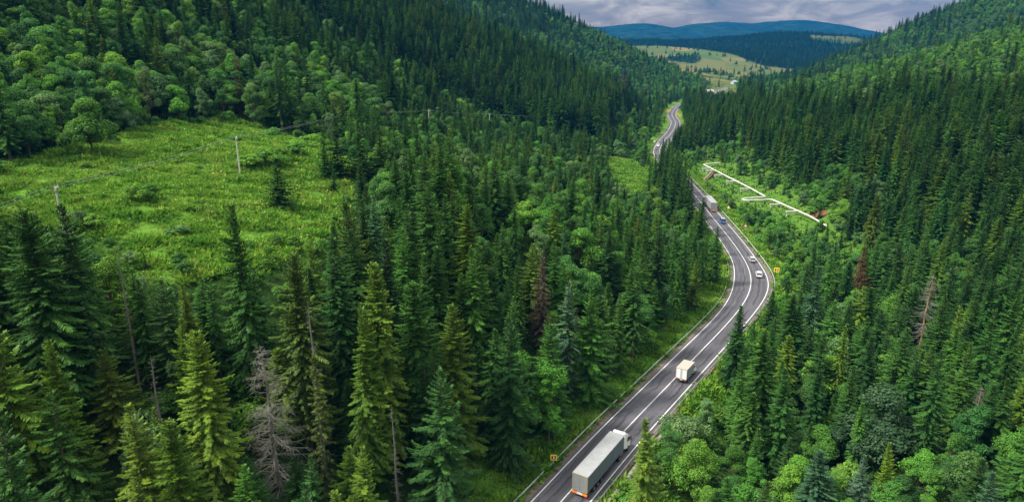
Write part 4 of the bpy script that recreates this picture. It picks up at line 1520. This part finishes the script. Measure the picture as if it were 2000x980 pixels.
DEAD1 = bare_spruce(51, 22, 3.4, .1, M_DEADWOOD, 210, 11, 1.3)
DEAD2 = bare_spruce(52, 24, 1.5, .05, M_DEADWOOD, 90, 6, .8)
DEAD3 = bare_spruce(53, 18, 3.0, .25, M_ORANGEWOOD, 120, 10, 1.1)
dead('dead_spruce', 'bare grey dead spruce with drooping lichen covered branches below the olive spruces', (515, 672), 23, DEAD1, 1.45)
dead('dead_spruce', 'slender bare dead trunk with short twigs beside the forked olive spruce', (767, 788), 18, DEAD2, 1.0, 1.0)
dead('dead_spruce', 'bare grey spruce with an orange trunk among green trees of the valley floor', (1822, 535), 19, DEAD3, 1.15)
dead('dead_spruce', 'half bare greyish spruce with yellow green tufts among the broadleaf crowns', (1918, 755), 12, DEAD3, 1.0, 2.0)
dead('dead_spruce', 'thin grey dead spruce half hidden in the dark wood under the meadow', (290, 690), 16, DEAD2, 1.3, 3.0)
# half bare: bare spire above a green skirt
x, y, z = stand(606, 588, 28)
o = thing('half_bare_spruce', 'thin spruce with a bare spire above a ragged olive skirt', 'spruce', (x, y, z - .2), .4)
o.scale = (1.0, 1.0, 28 / 24)
link('trunk', DEAD2[0], o)
link('branches', DEAD2[1], o)
SKIRT = spruce(61, 18, 2.3, .06, nb=5, droop=.75, hang=.9, power=.75, thin=.12)
c = link('crown', SKIRT[1], o); c['tint'] = (.075, .11, .022)
x, y, z = stand(205, 440, 21)
dead('dead_spruce', 'bare leaning spire rising before the meadow between two dark spruces', (225, 478), 20, DEAD2, .8, 5.0)
dead('rusty_spruce', 'dead spruce with rust brown needles among green ones across the road', (1690, 482), 17, SPRUCES[4], .9, tint=(.135, .062, .034))
dead('rusty_spruce', 'dead spruce with grey brown needles on the slope above the road', (1058, 492), 21, SPRUCES[3], .85, 1.0, tint=(.105, .085, .062))
dead('rusty_spruce', 'narrow rust red dead spruce top behind the olive brown spruce by the meadow', (458, 106), 15, SPRUCES[4], .6, 2.0, tint=(.17, .065, .04))
dead('rusty_spruce', 'tall spruce with thin brownish needles standing on the far forest slope', (1775, 250), 22, SPRUCES[3], .7, 2.0, tint=(.10, .085, .045))
dead('rusty_spruce', 'yellow brown broad young spruce between bright broadleaf crowns', (1745, 690), 10, SPRUCES[5], 1.0, 2.0, tint=(.155, .135, .04))
dead('rusty_spruce', 'small brown spruce beside the upper white pole of the power line', (752, 205), 11, SPRUCES[5], .9, 1.0, tint=(.10, .085, .06))
for i, (a, b) in enumerate([(1222, 98), (1226, 92), (1231, 90), (1236, 95), (1240, 97), (1219, 104)]):
    dead('pale_dead_tree', ('pale bare trunk, %s from the valley end in the stand below the pylon' % ORD[5 - i]), (a, b), 17 - i % 3, DEAD2, 1.1, i, group='pale bare trunks below the pylon')

# ------------------------------------------------------------------ vehicles (forward is +Y, the origin lies under the rear bumper)
def wheel(root, x, y, r, w, name='wheel'):
    bm = bmesh.new(); cyl(bm, (-w / 2, 0, 0), (w / 2, 0, 0), r, n=20)
    es = [e for e in bm.edges if e.calc_face_angle(0) > 1]
    bmesh.ops.bevel(bm, geom=es, offset=r * .1, segments=2, affect='EDGES')
    t = done('wheel', bm, M_RUBBER, root, (x, y, r))
    sgn = 1 if x > 0 else -1
    bm = bmesh.new(); cyl(bm, (sgn * w * .35, 0, 0), (sgn * (w / 2 + .012), 0, 0), r * .58, n=16); cyl(bm, (sgn * w / 2, 0, 0), (sgn * (w / 2 + .05), 0, 0), r * .2, n=10)
    done('rim', bm, M_RIM, t)
    return t


def part(root, name, mat, *boxes):
    bm = bmesh.new()
    for c, s, bv in boxes:
        box(bm, c, s, bv)
    return done(name, bm, mat, root)


def lorry(label, y, off, cab=M_WHITE, side=M_CURTAIN, rear=M_REAR, detail=True):
    p, rz = on_road(y, off, 0.008)
    o = thing('articulated_lorry', label, 'lorry', p, rz)
    W, L, H, B = 2.55, 13.6, 3.98, 1.12
    # curtain side with upright poles showing as faint folds
    bm = bmesh.new()
    n = 40
    for sx in (-1, 1):
        ring = []
        for i in range(n + 1):
            yy = .12 + (L - .2) * i / n
            xx = sx * (W / 2 - .02 + .012 * math.sin(i * 1.57))
            ring.append((bm.verts.new((xx, yy, B + .05)), bm.verts.new((xx, yy, (B + H) / 2)), bm.verts.new((xx, yy, H - .1))))
        for a, b in zip(ring, ring[1:]):
            bm.faces.new((a[0], b[0], b[1], a[1])); bm.faces.new((a[1], b[1], b[2], a[2]))
    curt = done('side_curtain', bm, side, o)
    part(o, 'front_wall', side, ((0, L - .04, (B + H) / 2), (W - .06, .08, H - B - .1), .01))
    bm = bmesh.new(); box(bm, (0, L / 2, H - .03), (W - .06, L - .1, .07), .02)
    for i in range(21):
        box(bm, (0, .35 + i * (L - .7) / 20, H + .012), (W - .14, .07, .035), .012)
    done('roof', bm, M_ROOF, o)
    rd = part(o, 'rear_door', rear, ((0, .06, (B + H) / 2), (W - .16, .1, H - B - .14), .015))
    part(rd, 'door_seam', M_CHASSIS, ((0, .004, (B + H) / 2), (.02, .012, H - B - .2), 0))
    part(o, 'frame_trim', M_CREAM, ((-W / 2 + .04, .06, (B + H) / 2), (.07, .13, H - B), .01), ((W / 2 - .04, .06, (B + H) / 2), (.07, .13, H - B), .01),
         ((0, .06, B + .02), (W - .16, .13, .09), .01), ((0, .06, H - .02), (W - .16, .13, .06), .01))
    part(o, 'top_rail', simple('rail violet grey', (.30, .26, .30), .5), ((-W / 2 + .0, L / 2, H - .06), (.06, L - .3, .1), .01), ((W / 2 - .0, L / 2, H - .06), (.06, L - .3, .1), .01))
    part(o, 'chassis', M_CHASSIS, ((-.45, L / 2, B - .14), (.14, L - .6, .26), 0), ((.45, L / 2, B - .14), (.14, L - .6, .26), 0), ((0, L / 2, B - .02), (W - .1, L - .2, .06), 0),
         ((-.5, L - 2.6, .75), (.14, .14, .6), 0), ((.5, L - 2.6, .75), (.14, .14, .6), 0))
    bp = part(o, 'rear_bumper', M_WHITE, ((0, .03, .74), (.9, .14, .3), .02))
    part(bp, 'number_plate', M_PLATE, ((0, -.048, .74), (.52, .012, .12), 0))
    part(bp, 'red_stripe', M_RED, ((0, -.046, .86), (.86, .012, .05), 0))
    part(o, 'marker_board', M_ORANGE, ((-.85, .03, .74), (.78, .15, .3), .02)); part(o, 'marker_board', M_ORANGE, ((.85, .03, .74), (.78, .15, .3), .02))
    part(o, 'tail_light', M_RED, ((-1.0, .02, .52), (.45, .1, .13), .01)); part(o, 'tail_light', M_RED, ((1.0, .02, .52), (.45, .1, .13), .01))
    part(o, 'side_guard', M_CHASSIS, ((-W / 2 + .05, 7.6, .78), (.04, 2.9, .12), 0), ((W / 2 - .05, 7.6, .78), (.04, 2.9, .12), 0), ((-W / 2 + .05, 7.6, .52), (.04, 2.9, .12), 0), ((W / 2 - .05, 7.6, .52), (.04, 2.9, .12), 0))
    for yy in (2.6, 3.9, 5.2):
        for sx in (-1, 1):
            wheel(o, sx * (W / 2 - .22), yy, .5, .36)
    # tractor
    c0 = L + .55
    bm = bmesh.new()
    prism(bm, [(c0, 1.0), (c0, 3.45), (c0 + .75, 3.55), (c0 + 1.25, 3.25), (c0 + 1.95, 2.75), (c0 + 2.25, 1.75), (c0 + 2.3, .55), (c0 + 1.9, .45), (c0 + .3, .9)], -1.22, 1.22,
          lambda y_, z_: .10 if z_ > 3 else .03 if z_ > 2 else 0)
    bmesh.ops.bevel(bm, geom=bm.edges[:], offset=.06, segments=2, affect='EDGES')
    cb = done('cab', bm, cab, o)
    part(cb, 'side_deflector', cab, ((-1.16, c0 - .22, 2.3), (.06, .5, 2.2), .02), ((1.16, c0 - .22, 2.3), (.06, .5, 2.2), .02))
    part(cb, 'roof_deflector', cab, ((0, c0 + .25, 3.66), (2.1, .7, .32), .12))
    bm = bmesh.new(); prism(bm, [(c0 + 1.93, 2.72), (c0 + 2.19, 1.82), (c0 + 2.27, 1.82), (c0 + 2.02, 2.74)], -1.08, 1.08)
    done('windscreen', bm, M_GLASS, cb)
    for sx in (-1, 1):
        bm = bmesh.new()
        prism(bm, [(c0 + 1.0, 1.85), (c0 + 1.0, 2.62), (c0 + 1.82, 2.62), (c0 + 2.08, 1.85)], sx * 1.235 - .012, sx * 1.235 + .012)
        done('side_window', bm, M_GLASS, cb)
        part(cb, 'mirror', M_CHASSIS, ((sx * 1.42, c0 + 2.0, 2.2), (.18, .14, .62), .04), ((sx * 1.3, c0 + 2.02, 2.52), (.3, .05, .05), 0))
        part(o, 'side_tank', M_RIM, ((sx * 1.0, c0 - 1.15, .72), (.42, 1.3, .5), .1))
        part(cb, 'step', M_CHASSIS, ((sx * 1.2, c0 + 1.75, .62), (.08, .6, .3), .02))
        wheel(o, sx * 1.03, c0 - 2.2, .5, .5)
        wheel(o, sx * 1.06, c0 + 1.45, .5, .34)
    part(o, 'tractor_frame', M_CHASSIS, ((0, c0 - .6, .85), (.9, 4.6, .3), .02))
    return o


lorry('long near lorry with light roof, grey curtain sides and orange rear boards', 89.0, 1.9)
lorry('distant grey articulated lorry ahead of the blue van at the bend entry', 272.5, 2.0, side=M_REAR, rear=M_REAR)


def box_truck(label, y, off):
    p, rz = on_road(y, off, 0.008)
    o = thing('box_truck', label, 'truck', p, rz)
    W, L, B, H = 2.25, 4.3, .95, 3.15
    part(o, 'cargo_box', M_BOXSIDE, ((0, L / 2 + .06, (B + H) / 2), (W, L - .1, H - B), .03))
    part(o, 'box_roof', M_BEIGE, ((0, L / 2 + .05, H + .02), (W + .04, L + .04, .06), .02))
    for sx in (-1, 1):
        d = part(o, 'rear_door', M_WHITE, ((sx * .56, .03, (B + H) / 2), (1.0, .07, H - B - .14), .012))
        part(d, 'lock_bar', M_RIM, ((sx * .16, -.015, (B + H) / 2), (.035, .03, H - B - .2), 0))
    part(o, 'door_frame', M_BEIGE, ((0, .02, H - .02), (W, .1, .09), 0), ((0, .02, B), (W, .1, .09), 0), ((0, .026, (B + H) / 2), (.1, .06, H - B - .12), 0),
         ((-W / 2 + .03, .02, (B + H) / 2), (.07, .1, H - B), 0), ((W / 2 - .03, .02, (B + H) / 2), (.07, .1, H - B), 0))
    part(o, 'chassis', M_CHASSIS, ((0, L / 2 + .8, .78), (1.0, L + 1.6, .2), 0))
    part(o, 'rear_bumper', M_CHASSIS, ((0, .05, .58), (W - .1, .12, .18), .02))
    part(o, 'number_plate', M_PLATE, ((0, -.02, .78), (.52, .02, .13), 0))
    for sx in (-1, 1):
        part(o, 'tail_light', M_RED, ((sx * .88, -.01, .74), (.3, .05, .14), .01))
        wheel(o, sx * (W / 2 - .2), 1.25, .39, .34); wheel(o, sx * .9, L + .95, .39, .24)
    bm = bmesh.new()
    prism(bm, [(L + .2, .5), (L + .2, 2.15), (L + .55, 2.3), (L + 1.1, 2.2), (L + 1.6, 1.5), (L + 2.1, 1.3), (L + 2.25, .9), (L + 2.2, .45)], -.98, .98, lambda y_, z_: .14 if z_ > 1.8 else 0)
    bmesh.ops.bevel(bm, geom=bm.edges[:], offset=.05, segments=2, affect='EDGES')
    c = done('cab', bm, M_WHITE, o)
    for sx in (-1, 1):
        bm = bmesh.new(); prism(bm, [(L + .65, 1.45), (L + .65, 2.0), (L + 1.05, 2.0), (L + 1.45, 1.45)], sx * .94 - .03, sx * .94 + .03); done('side_window', bm, M_GLASS, c)
        part(c, 'mirror', M_CHASSIS, ((sx * 1.16, L + 1.3, 1.7), (.16, .1, .34), .03))
    bm = bmesh.new(); prism(bm, [(L + 1.13, 2.16), (L + 1.59, 1.54), (L + 1.63, 1.58), (L + 1.17, 2.2)], -.78, .78); done('windscreen', bm, M_GLASS, c)


box_truck('white box truck with a beige roof and twin rear doors, driving away', 125.5, 1.75)


def car(label, y, off, paint, hatch=True, turn=0.0, roofmat=None, tall=0.0, long=4.3):
    p, rz = on_road(y, off, 0.008)
    o = thing('car' if not tall else 'van', label, 'car' if not tall else 'van', p, rz + turn)
    W, L = 1.78 + tall * .2, long
    k = tall
    bm = bmesh.new()
    low = [(0.03, .32), (0, .62), (.05, .92 + k * .1), (.5, .98 + k * .1), (L - 1.25, .94 + k * .1), (L - .25, .78), (L, .6), (L - .02, .3), (L - .4, .22), (.4, .22)]
    prism(bm, low, -W / 2, W / 2, lambda y_, z_: .06 if z_ > .75 or z_ < .25 else 0)
    bmesh.ops.bevel(bm, geom=bm.edges[:], offset=.05, segments=2, affect='EDGES')
    b = done('body', bm, paint, o, smooth=False)
    H = 1.47 + k
    r0, r1 = (.45, .62) if hatch else (.85, 1.25)
    bm = bmesh.new()
    prism(bm, [(.12 if hatch else .55, .93), (r0, H - .08), (r1 + .1, H), (L - 2.2, H), (L - 2.0, H - .06), (L - 1.2, .92)], -W / 2 + .05, W / 2 - .05,
          lambda y_, z_: .17 if z_ > 1.2 else 0)
    bmesh.ops.bevel(bm, geom=bm.edges[:], offset=.04, segments=2, affect='EDGES')
    gh = done('cabin', bm, M_GLASS, o)
    part(o, 'roof', roofmat or paint, ((0, (r1 + L - 2.1) / 2 - .05, H + .005), (W - .46, L - 2.3 - r1 + .35, .05), .02))
    for sx in (-1, 1):
        bm = bmesh.new()
        xa = sx * (W / 2 - .14)
        for (ya, za), (yb, zb) in (((L - 1.22, .95), (L - 2.05, H - .03)), ((.17 if hatch else .6, .95), (r0 + .03, H - .05)), ((L * .47, .95), (L * .46, H - .03))):
            cyl(bm, (sx * (W / 2 - .07), ya, za), (sx * (W / 2 - .22), yb, zb), .045, n=6)
        done('pillar', bm, paint, o)
        part(o, 'tail_light', M_RED, ((sx * (W / 2 - .2), .03, .82), (.3, .1, .16), .02))
        part(o, 'headlight', M_PLATE, ((sx * (W / 2 - .28), L - .1, .66), (.34, .16, .12), .02))
        part(o, 'mirror', paint, ((sx * (W / 2 + .08), L - 1.55, 1.0), (.18, .12, .13), .03))
        for yy in (.85, L - .85):
            wheel(o, sx * (W / 2 - .1), yy, .32, .21)
    part(o, 'number_plate', M_PLATE, ((0, -.01, .66), (.5, .03, .11), 0))
    part(o, 'rear_bumper', M_CHASSIS, ((0, .02, .36), (W - .2, .08, .16), .02))
    return o


car('silver hatchback, the one farther into the bend, passing the outer guardrail', 204.5, 2.1, M_SILVER)
car('white hatchback following behind the silver one through the bend', 190.0, 2.3, M_CARWHITE)
car('blue van with a pale roof following the distant lorry', 253.0, 2.0, M_BLUE, roofmat=M_PALEBLUE, tall=.45, long=4.9)
car('small pale car on the distant straight, in the lane by the forest', 466, -1.9, M_CARWHITE, turn=math.pi)
car('small dark car on the distant straight, in the lane by the valley', 460, 1.9, M_CARDARK)

# ------------------------------------------------------------------ signs
def face_camera(x, y):
    return math.atan2(-y, -x) + math.pi / 2                # local -Y looks back along the road


def chevron_sign(label, top, h, size=1.0, at=None, group=None, rz=None):
    x, y, z = stand(*top, h) if at is None else at
    o = thing('chevron_sign', label, 'road sign', (x, y, z), face_camera(x, y) if rz is None else rz, group)
    zc = h - size / 2
    part(o, 'post', M_STEEL, ((0, .05, h / 2 - .15), (.07, .06, h), 0))
    part(o, 'yellow_board', M_YELLOW, ((0, 0, zc), (size, .03, size), .008))
    part(o, 'red_panel', M_SIGNRED, ((0, -.02, zc), (size * .66, .012, size * .62), 0))
    bm = bmesh.new()
    s = size * .24
    for a in (1, -1):
        v = [bm.verts.new((xx, -.029, zc + a * zz)) for xx, zz in ((-.75 * s, s), (.0, s), (.85 * s, 0), (.1 * s, 0))]
        bm.faces.new(v if a > 0 else v[::-1])
    r = bmesh.ops.extrude_face_region(bm, geom=bm.faces[:])
    for v in r['geom']:
        if isinstance(v, bmesh.types.BMVert):
            v.co.y -= .008
    done('chevron', bm, M_WHITE, o)
    return o


x, y, z, t = [float(a[0]) for a in hit(1081, 915)]
chevron_sign('yellow sign with a white arrow on dark red beside the guardrail, before the lorry', None, 2.3, 1.05, (x, y, z))
x, y, z, t = [float(a[0]) for a in hit(1516, 536)]
chevron_sign('bright yellow arrow sign outside the bend beyond the silver cars', None, 2.1, 1.5, (x, y, z))
for i, (a, b) in enumerate([(1298, 221), (1304, 220), (1308, 219), (1323, 227), (1329, 229)]):
    x, y, z, t = [float(v[0]) for v in hit(a, b)]
    chevron_sign('tiny yellow arrow sign at the farthest bend, %s from the forest side' % ORD[i], None, 2.6, 1.9, (x, y, z), 'tiny yellow signs at the farthest bend')


def triangle_sign(label, px, py, border, facecol):
    x, y, z, t = [float(v[0]) for v in hit(px, py)]
    h, s = 2.7, .78
    o = thing('warning_sign', label, 'road sign', (x, y, z), face_camera(x, y))
    part(o, 'post', M_STEEL, ((0, .05, (h - .2) / 2), (.07, .06, h - .2), 0))
    for nm, mat, k, yy in (('border', border, 1.0, 0), ('face', facecol, .68, -.016)):
        bm = bmesh.new()
        c = (h - s * .62)
        v0 = [(math.cos(a) * s * k, math.sin(a) * s * k + c) for a in (math.pi / 2, math.pi * 7 / 6, math.pi * 11 / 6)]
        A = [bm.verts.new((q[0], yy - .012, q[1])) for q in v0]; B = [bm.verts.new((q[0], yy + .012, q[1])) for q in v0]
        bm.faces.new(A); bm.faces.new(B[::-1])
        for i in range(3):
            bm.faces.new((A[i], B[i], B[(i + 1) % 3], A[(i + 1) % 3]))
        done(nm, bm, mat, o)


triangle_sign('yellow triangular warning sign beside the guardrail near the blue van', 1422, 417, M_YELLOW, M_WHITE)
triangle_sign('white triangular warning sign with red border, lower along the guardrail', 1455, 453, M_SIGNBRIGHTRED, M_WHITE)
x, y, z, t = [float(v[0]) for v in hit(1278, 283)]
o = thing('round_sign', 'small white round sign beside the distant straight', 'road sign', (x, y, z), face_camera(x, y))
part(o, 'post', M_STEEL, ((0, .05, 1.1), (.08, .06, 2.2), 0))
bm = bmesh.new(); cyl(bm, (0, -.03, 2.4), (0, 0, 2.4), .7, n=24); done('disc', bm, M_WHITE, o)

# ------------------------------------------------------------------ heating pipeline on trestles
PZ = 2.1
def pp(px, py, up=PZ):
    x, y, z, t = hit(px, py, up)
    return np.array([x[0], y[0], z[0] + up])


a0, a1 = pp(1374, 322), pp(1492, 384)
b0, b1 = pp(1508, 391), pp(1596, 433)
perp = np.array([-1.0, -.08, 0])
tail = [a0 + np.array([9.5, 1.0, 0]), a0 + np.array([1.2, .2, 0]), a0 + np.array([-.2, -.8, 0]), a0 + np.array([.3, -3, -.05])]
loop = [a1, a1 + np.array([.3, -1.5, 0]), a1 + perp * 1.0 + (0, -2.2, 0), a1 + perp * 10 + (0, -3.0, 0), a1 + perp * 11.5 + (0, -4.3, 0), a1 + perp * 11 + (0, -6.2, 0), a1 + perp * 9.6 + (0, -7.0, 0),
        a1 + perp * .5 + (0, -7.2, -.1), b0 + np.array([-1.5, .6, 0]), b0]
ctl = np.array(tail + [a0 * .6 + a1 * .4] + loop + [(b0 + b1) / 2, b1, b1 + (b1 - b0) * .2])
seg = np.concatenate([[0], np.cumsum(np.linalg.norm(np.diff(ctl, axis=0), axis=1))])
q = np.arange(0, seg[-1], .45)
path = np.stack([np.interp(q, seg, ctl[:, i]) for i in range(3)], 1)
gz = ground(path[:, 0], path[:, 1])
kk = np.ones(31) / 31
path[:, 2] = np.convolve(np.pad(gz, 15, mode='edge'), kk, 'valid') + PZ
ks = np.array([.25, .5, .25])
for c in range(2):
    path[1:-1, c] = np.convolve(path[:, c], ks, 'valid')
v, qd = tubes(path[None], np.full((1, len(path)), .32), 12)
p0 = path[0].copy()
PIPE = tag(link('pipeline', mesh_np('pipeline', v - p0, qd, mats=[M_PIPE], smooth=True), None, tuple(p0)), 'long white insulated pipeline with a sideways loop crossing the valley floor', 'pipeline')
sup = [(1381, 327), (1390, 332), (1410, 341), (1430, 352), (1459, 367), (1522, 397), (1552, 411)]
proto = None
for i, (px, py) in enumerate(sup):
    b = pp(px, py)
    j = int(np.argmin((path[:, 0] - b[0]) ** 2 + (path[:, 1] - b[1]) ** 2))
    P = path[j]
    lab = 'white concrete pipe trestle, %s from the upper end of the pipeline' % ORD[i]
    loc = (float(P[0]), float(P[1]), float(P[2] - .36))
    if proto is None:
        o = thing('pipe_trestle', lab, 'pipe support', loc, .08, 'trestles that carry the white pipeline')
        part(o, 'beam', M_PIPE, ((-1.4, 0, -.3), (5.4, .7, .6), .05))
        part(o, 'leg', M_PIPE, ((-3.5, 0, -1.75), (.55, .55, 2.4), .04)); part(o, 'leg', M_PIPE, ((.5, 0, -1.75), (.55, .55, 2.4), .04))
        proto = o
    else:
        o = proto.copy(); COL.objects.link(o); o.location = loc; o['label'] = lab
        for ch in proto.children:
            c = ch.copy(); COL.objects.link(c); c.parent = o
x, y, z, t = [float(v[0]) for v in hit(1384, 350)]
for i, (m, off) in enumerate(((M_CONCRETE, 0.0), (M_SOIL, 2.4))):
    o = tag(link('drain_channel', None), '', '')
    bpy.data.objects.remove(o)
    bm = bmesh.new()
    xs, ys, zs, ts = hit([1374 + i * 7, 1390 + i * 6], [355 - i, 339 - i * 2])
    a_, b_ = Vector((xs[0], ys[0], zs[0] + .45)), Vector((xs[1], ys[1], zs[1] + .6))
    d = b_ - a_
    box(bm, (0, 0, 0), (.8, d.length, .5), .05)
    o = done('concrete_slab', bm, m, None, tuple((a_ + b_) / 2), math.atan2(-d.x, d.y))
    tag(o, ('pale straight concrete slab lying on the grass under the pipeline', 'brown straight slab lying beside the pale one under the pipeline')[i], 'slab', None)
x, y, z, t = [float(v[0]) for v in hit(1597, 420)]
ang = np.linspace(0, 6.28, 15)[:-1]
rim = [(x + 3.4 * math.cos(a) * (1 + .2 * math.sin(3 * a)), y + 5 * math.sin(a)) for a in ang]
V = [(x, y, float(height(x, y)) + .8)] + [(a, b, float(height(a, b)) + .15) for a, b in rim]
kind(link('bare_soil_ground', mesh_np('bare_soil_ground', V, tris=[(0, i + 1, (i + 1) % 14 + 1) for i in range(14)], mats=[M_SOIL])), 'structure')

# ------------------------------------------------------------------ power line poles, cables and pylons
POLES = [('white concrete pole in the lower corner of the meadow, partly behind a spruce', (108, 366), 9.0), ('white concrete pole standing free in the meadow by the bushes', (461, 270), 9.0),
         ('pole with white insulators on a cross arm at the upper meadow end', (697, 219), 9.0), ('pale pole rising from the trees beyond the upper meadow', (837, 216), 9.0),
         ('pale pole among young trees on the middle slope', (956, 224), 9.0), ('small pale pole among trees towards the small meadow', (1114, 229), 9.0)]
LINE_RZ = math.atan2(-17, -40) + math.pi / 2 + math.pi / 2
CA = np.array([-.92, .39, 0.0])
tops = []
for i, (lab, top, h) in enumerate(POLES):
    x, y, z = stand(*top, h)
    o = thing('utility_pole', lab, 'utility pole', (x, y, z), LINE_RZ, 'poles of the local power line')
    bm = bmesh.new(); cyl(bm, (0, 0, -.4), (0, 0, h), .19, .14, 10); done('shaft', bm, M_POLE, o)
    arm = part(o, 'cross_arm', M_DARKSTEEL, ((.2, 0, h - .35), (.09, 1.9, .09), 0), ((0, 0, h - .9), (.36, .36, .12), 0))
    for k, yy in enumerate((-.88, 0, .88)):
        bm = bmesh.new(); cyl(bm, (.2, yy, h - .3), (.2, yy, h + .08), .07, .05, 8); done('insulator', bm, M_WHITE, o)
    tops.append((x, y, z + h + .06))
xm, ym, zm = tops[0]; x2, y2, z2 = tops[1]
tops = [(2 * xm - x2 - 4, 2 * ym - y2, zm - 4)] + tops
for i, (a, b) in enumerate(zip(tops, tops[1:])):
    for k, yy in enumerate((-.88, 0, .88)):
        A, B = np.array(a) + CA * yy + (0, 0, .25 * (k == 1)), np.array(b) + CA * yy + (0, 0, .25 * (k == 1))
        u = np.linspace(0, 1, 15)[:, None]
        c = A * (1 - u) + B * u
        c[:, 2] -= 4 * .7 * (u * (1 - u))[:, 0]
        v, qd = tubes((c - A)[None], np.full((1, 15), .014), 4)
        span = ('before the lower meadow pole', 'over the meadow between two white poles', 'from the meadow pole into the trees', 'beyond the cross arm pole', 'over the middle slope', 'down to the small far pole')[i]
        tag(link('power_cable', mesh_np('power_cable', v, qd, mats=[M_DARKSTEEL if k == 2 else M_STEEL]), None, tuple(A)), '%s thin power cable %s' % (('near', 'middle', 'upper')[k], span), 'cable', 'cables of the local power line')


def pylon(label, x, y, z, H, w0, mat):
    o = thing('pylon', label, 'pylon', (x, y, z), .5, 'lattice pylons along the valley')
    bm = bmesh.new()
    n = 8
    wid = lambda f: w0 * (1 - f) ** 1.25 + .8
    for s, t in ((1, 1), (1, -1), (-1, -1), (-1, 1)):
        for i in range(n):
            f0, f1 = i / n, (i + 1) / n
            a, b = wid(f0) / 2, wid(f1) / 2
            cyl(bm, (s * a, t * a, f0 * H), (s * b, t * b, f1 * H), .3, n=4)
            s2, t2 = (t, -s)
            cyl(bm, (s * a, t * a, f0 * H), (s2 * b, t2 * b, f1 * H), .17, n=4)
            cyl(bm, (s2 * a, t2 * a, f0 * H), (s * b, t * b, f1 * H), .17, n=4)
    done('lattice_tower', bm, mat, o)
    for zz, L in ((.72, 10), (.84, 8), (.95, 6)):
        bm = bmesh.new()
        cyl(bm, (-L / 2, 0, zz * H), (L / 2, 0, zz * H), .26, n=4); cyl(bm, (-L / 2, 0, zz * H), (0, 0, zz * H + 1.3), .1, n=4); cyl(bm, (L / 2, 0, zz * H), (0, 0, zz * H + 1.3), .1, n=4)
        done('cross_arm', bm, mat, o)


for lab, top, h, dist in (('dark lattice pylon on the crest against the blue mountain', (1237, 58), 36, 0), ('lattice pylon low on the broadleaf slope below the crest', (1219, 136), 34, 0),
                          ('dark pylon top between spruces at the valley opening', (1481, 158), 32, 640)):
    if dist:
        d = ray(*top); x, y = d[0] * dist, d[1] * dist; z = HC + d[2] * dist - h
    else:
        x, y, z = stand(*top, h)
    pylon(lab, x, y, z, h, 5.5, M_DARKSTEEL)

# ------------------------------------------------------------------ houses of the far village
def house(label, px, py, L, W, H, roof, rz):
    x, y, z, t = [float(v[0]) for v in hit(px, py)]
    o = thing('house', label, 'house', (x, y, z), rz, 'houses of the far village')
    wl = part(o, 'wall', M_HOUSEWALL, ((0, 0, H / 2 - .5), (L, W, H + 1), 0))
    bm = bmesh.new(); prism(bm, [(-W / 2 - .6, H - .2), (0, H + W * .36), (W / 2 + .6, H - .2), (W / 2 + .6, H - .45), (0, H + W * .36 - .3), (-W / 2 - .6, H - .45)], -L / 2 - .5, L / 2 + .5)
    rf = done('roof', bm, roof, o)
    part(rf, 'chimney', M_CONCRETE, ((L * .2, W * .15, H + W * .36), (.7, .7, 1.6), 0))
    bm = bmesh.new(); prism(bm, [(-W / 2, H - .46), (W / 2, H - .46), (0, H + W * .34 - .35)], -L / 2 + .02, L / 2 - .02); done('gable', bm, M_HOUSEWALL, o)
    for k in (-.3, 0, .3):
        part(o, 'window', M_GLASS, ((L * k, -W / 2 - .01, H * .55), (1.2, .06, 1.4), 0))


house('long house with a red roof at the far end of the valley', 1465, 162, 21, 12, 4.5, M_REDROOF, .25)
house('small white house just before the red roofed one', 1453, 160, 7, 6, 4, M_GREYROOF, -.2)
house('white house by the spruce tops below the golden bank', 1433, 165, 9, 7, 4.5, M_PALEBLUE, .6)
house('white house at the foot of the broadleaf ridge where the road disappears', 1385, 186, 10, 7, 5, M_HOUSEWALL, .2)

# ------------------------------------------------------------------ the air: one closed box of faint blue haze round everything
def haze_box():
    m, t, out = material('haze')
    pv = nd(t, 'ShaderNodeVolumePrincipled')
    pv.inputs['Color'].default_value = (.012, .21, .60, 1)
    pv.inputs['Density'].default_value = HAZE
    pv.inputs['Anisotropy'].default_value = 0.0
    t.links.new(pv.outputs[0], out.inputs['Volume'])
    bm = bmesh.new()
    box(bm, (400, 4080, 200), (12500, 9000, 700))
    o = done('haze', bm, m)
    o.display_type = 'WIRE'
    return kind(o, 'stuff')


HAZE = 0.9e-4
haze_box()
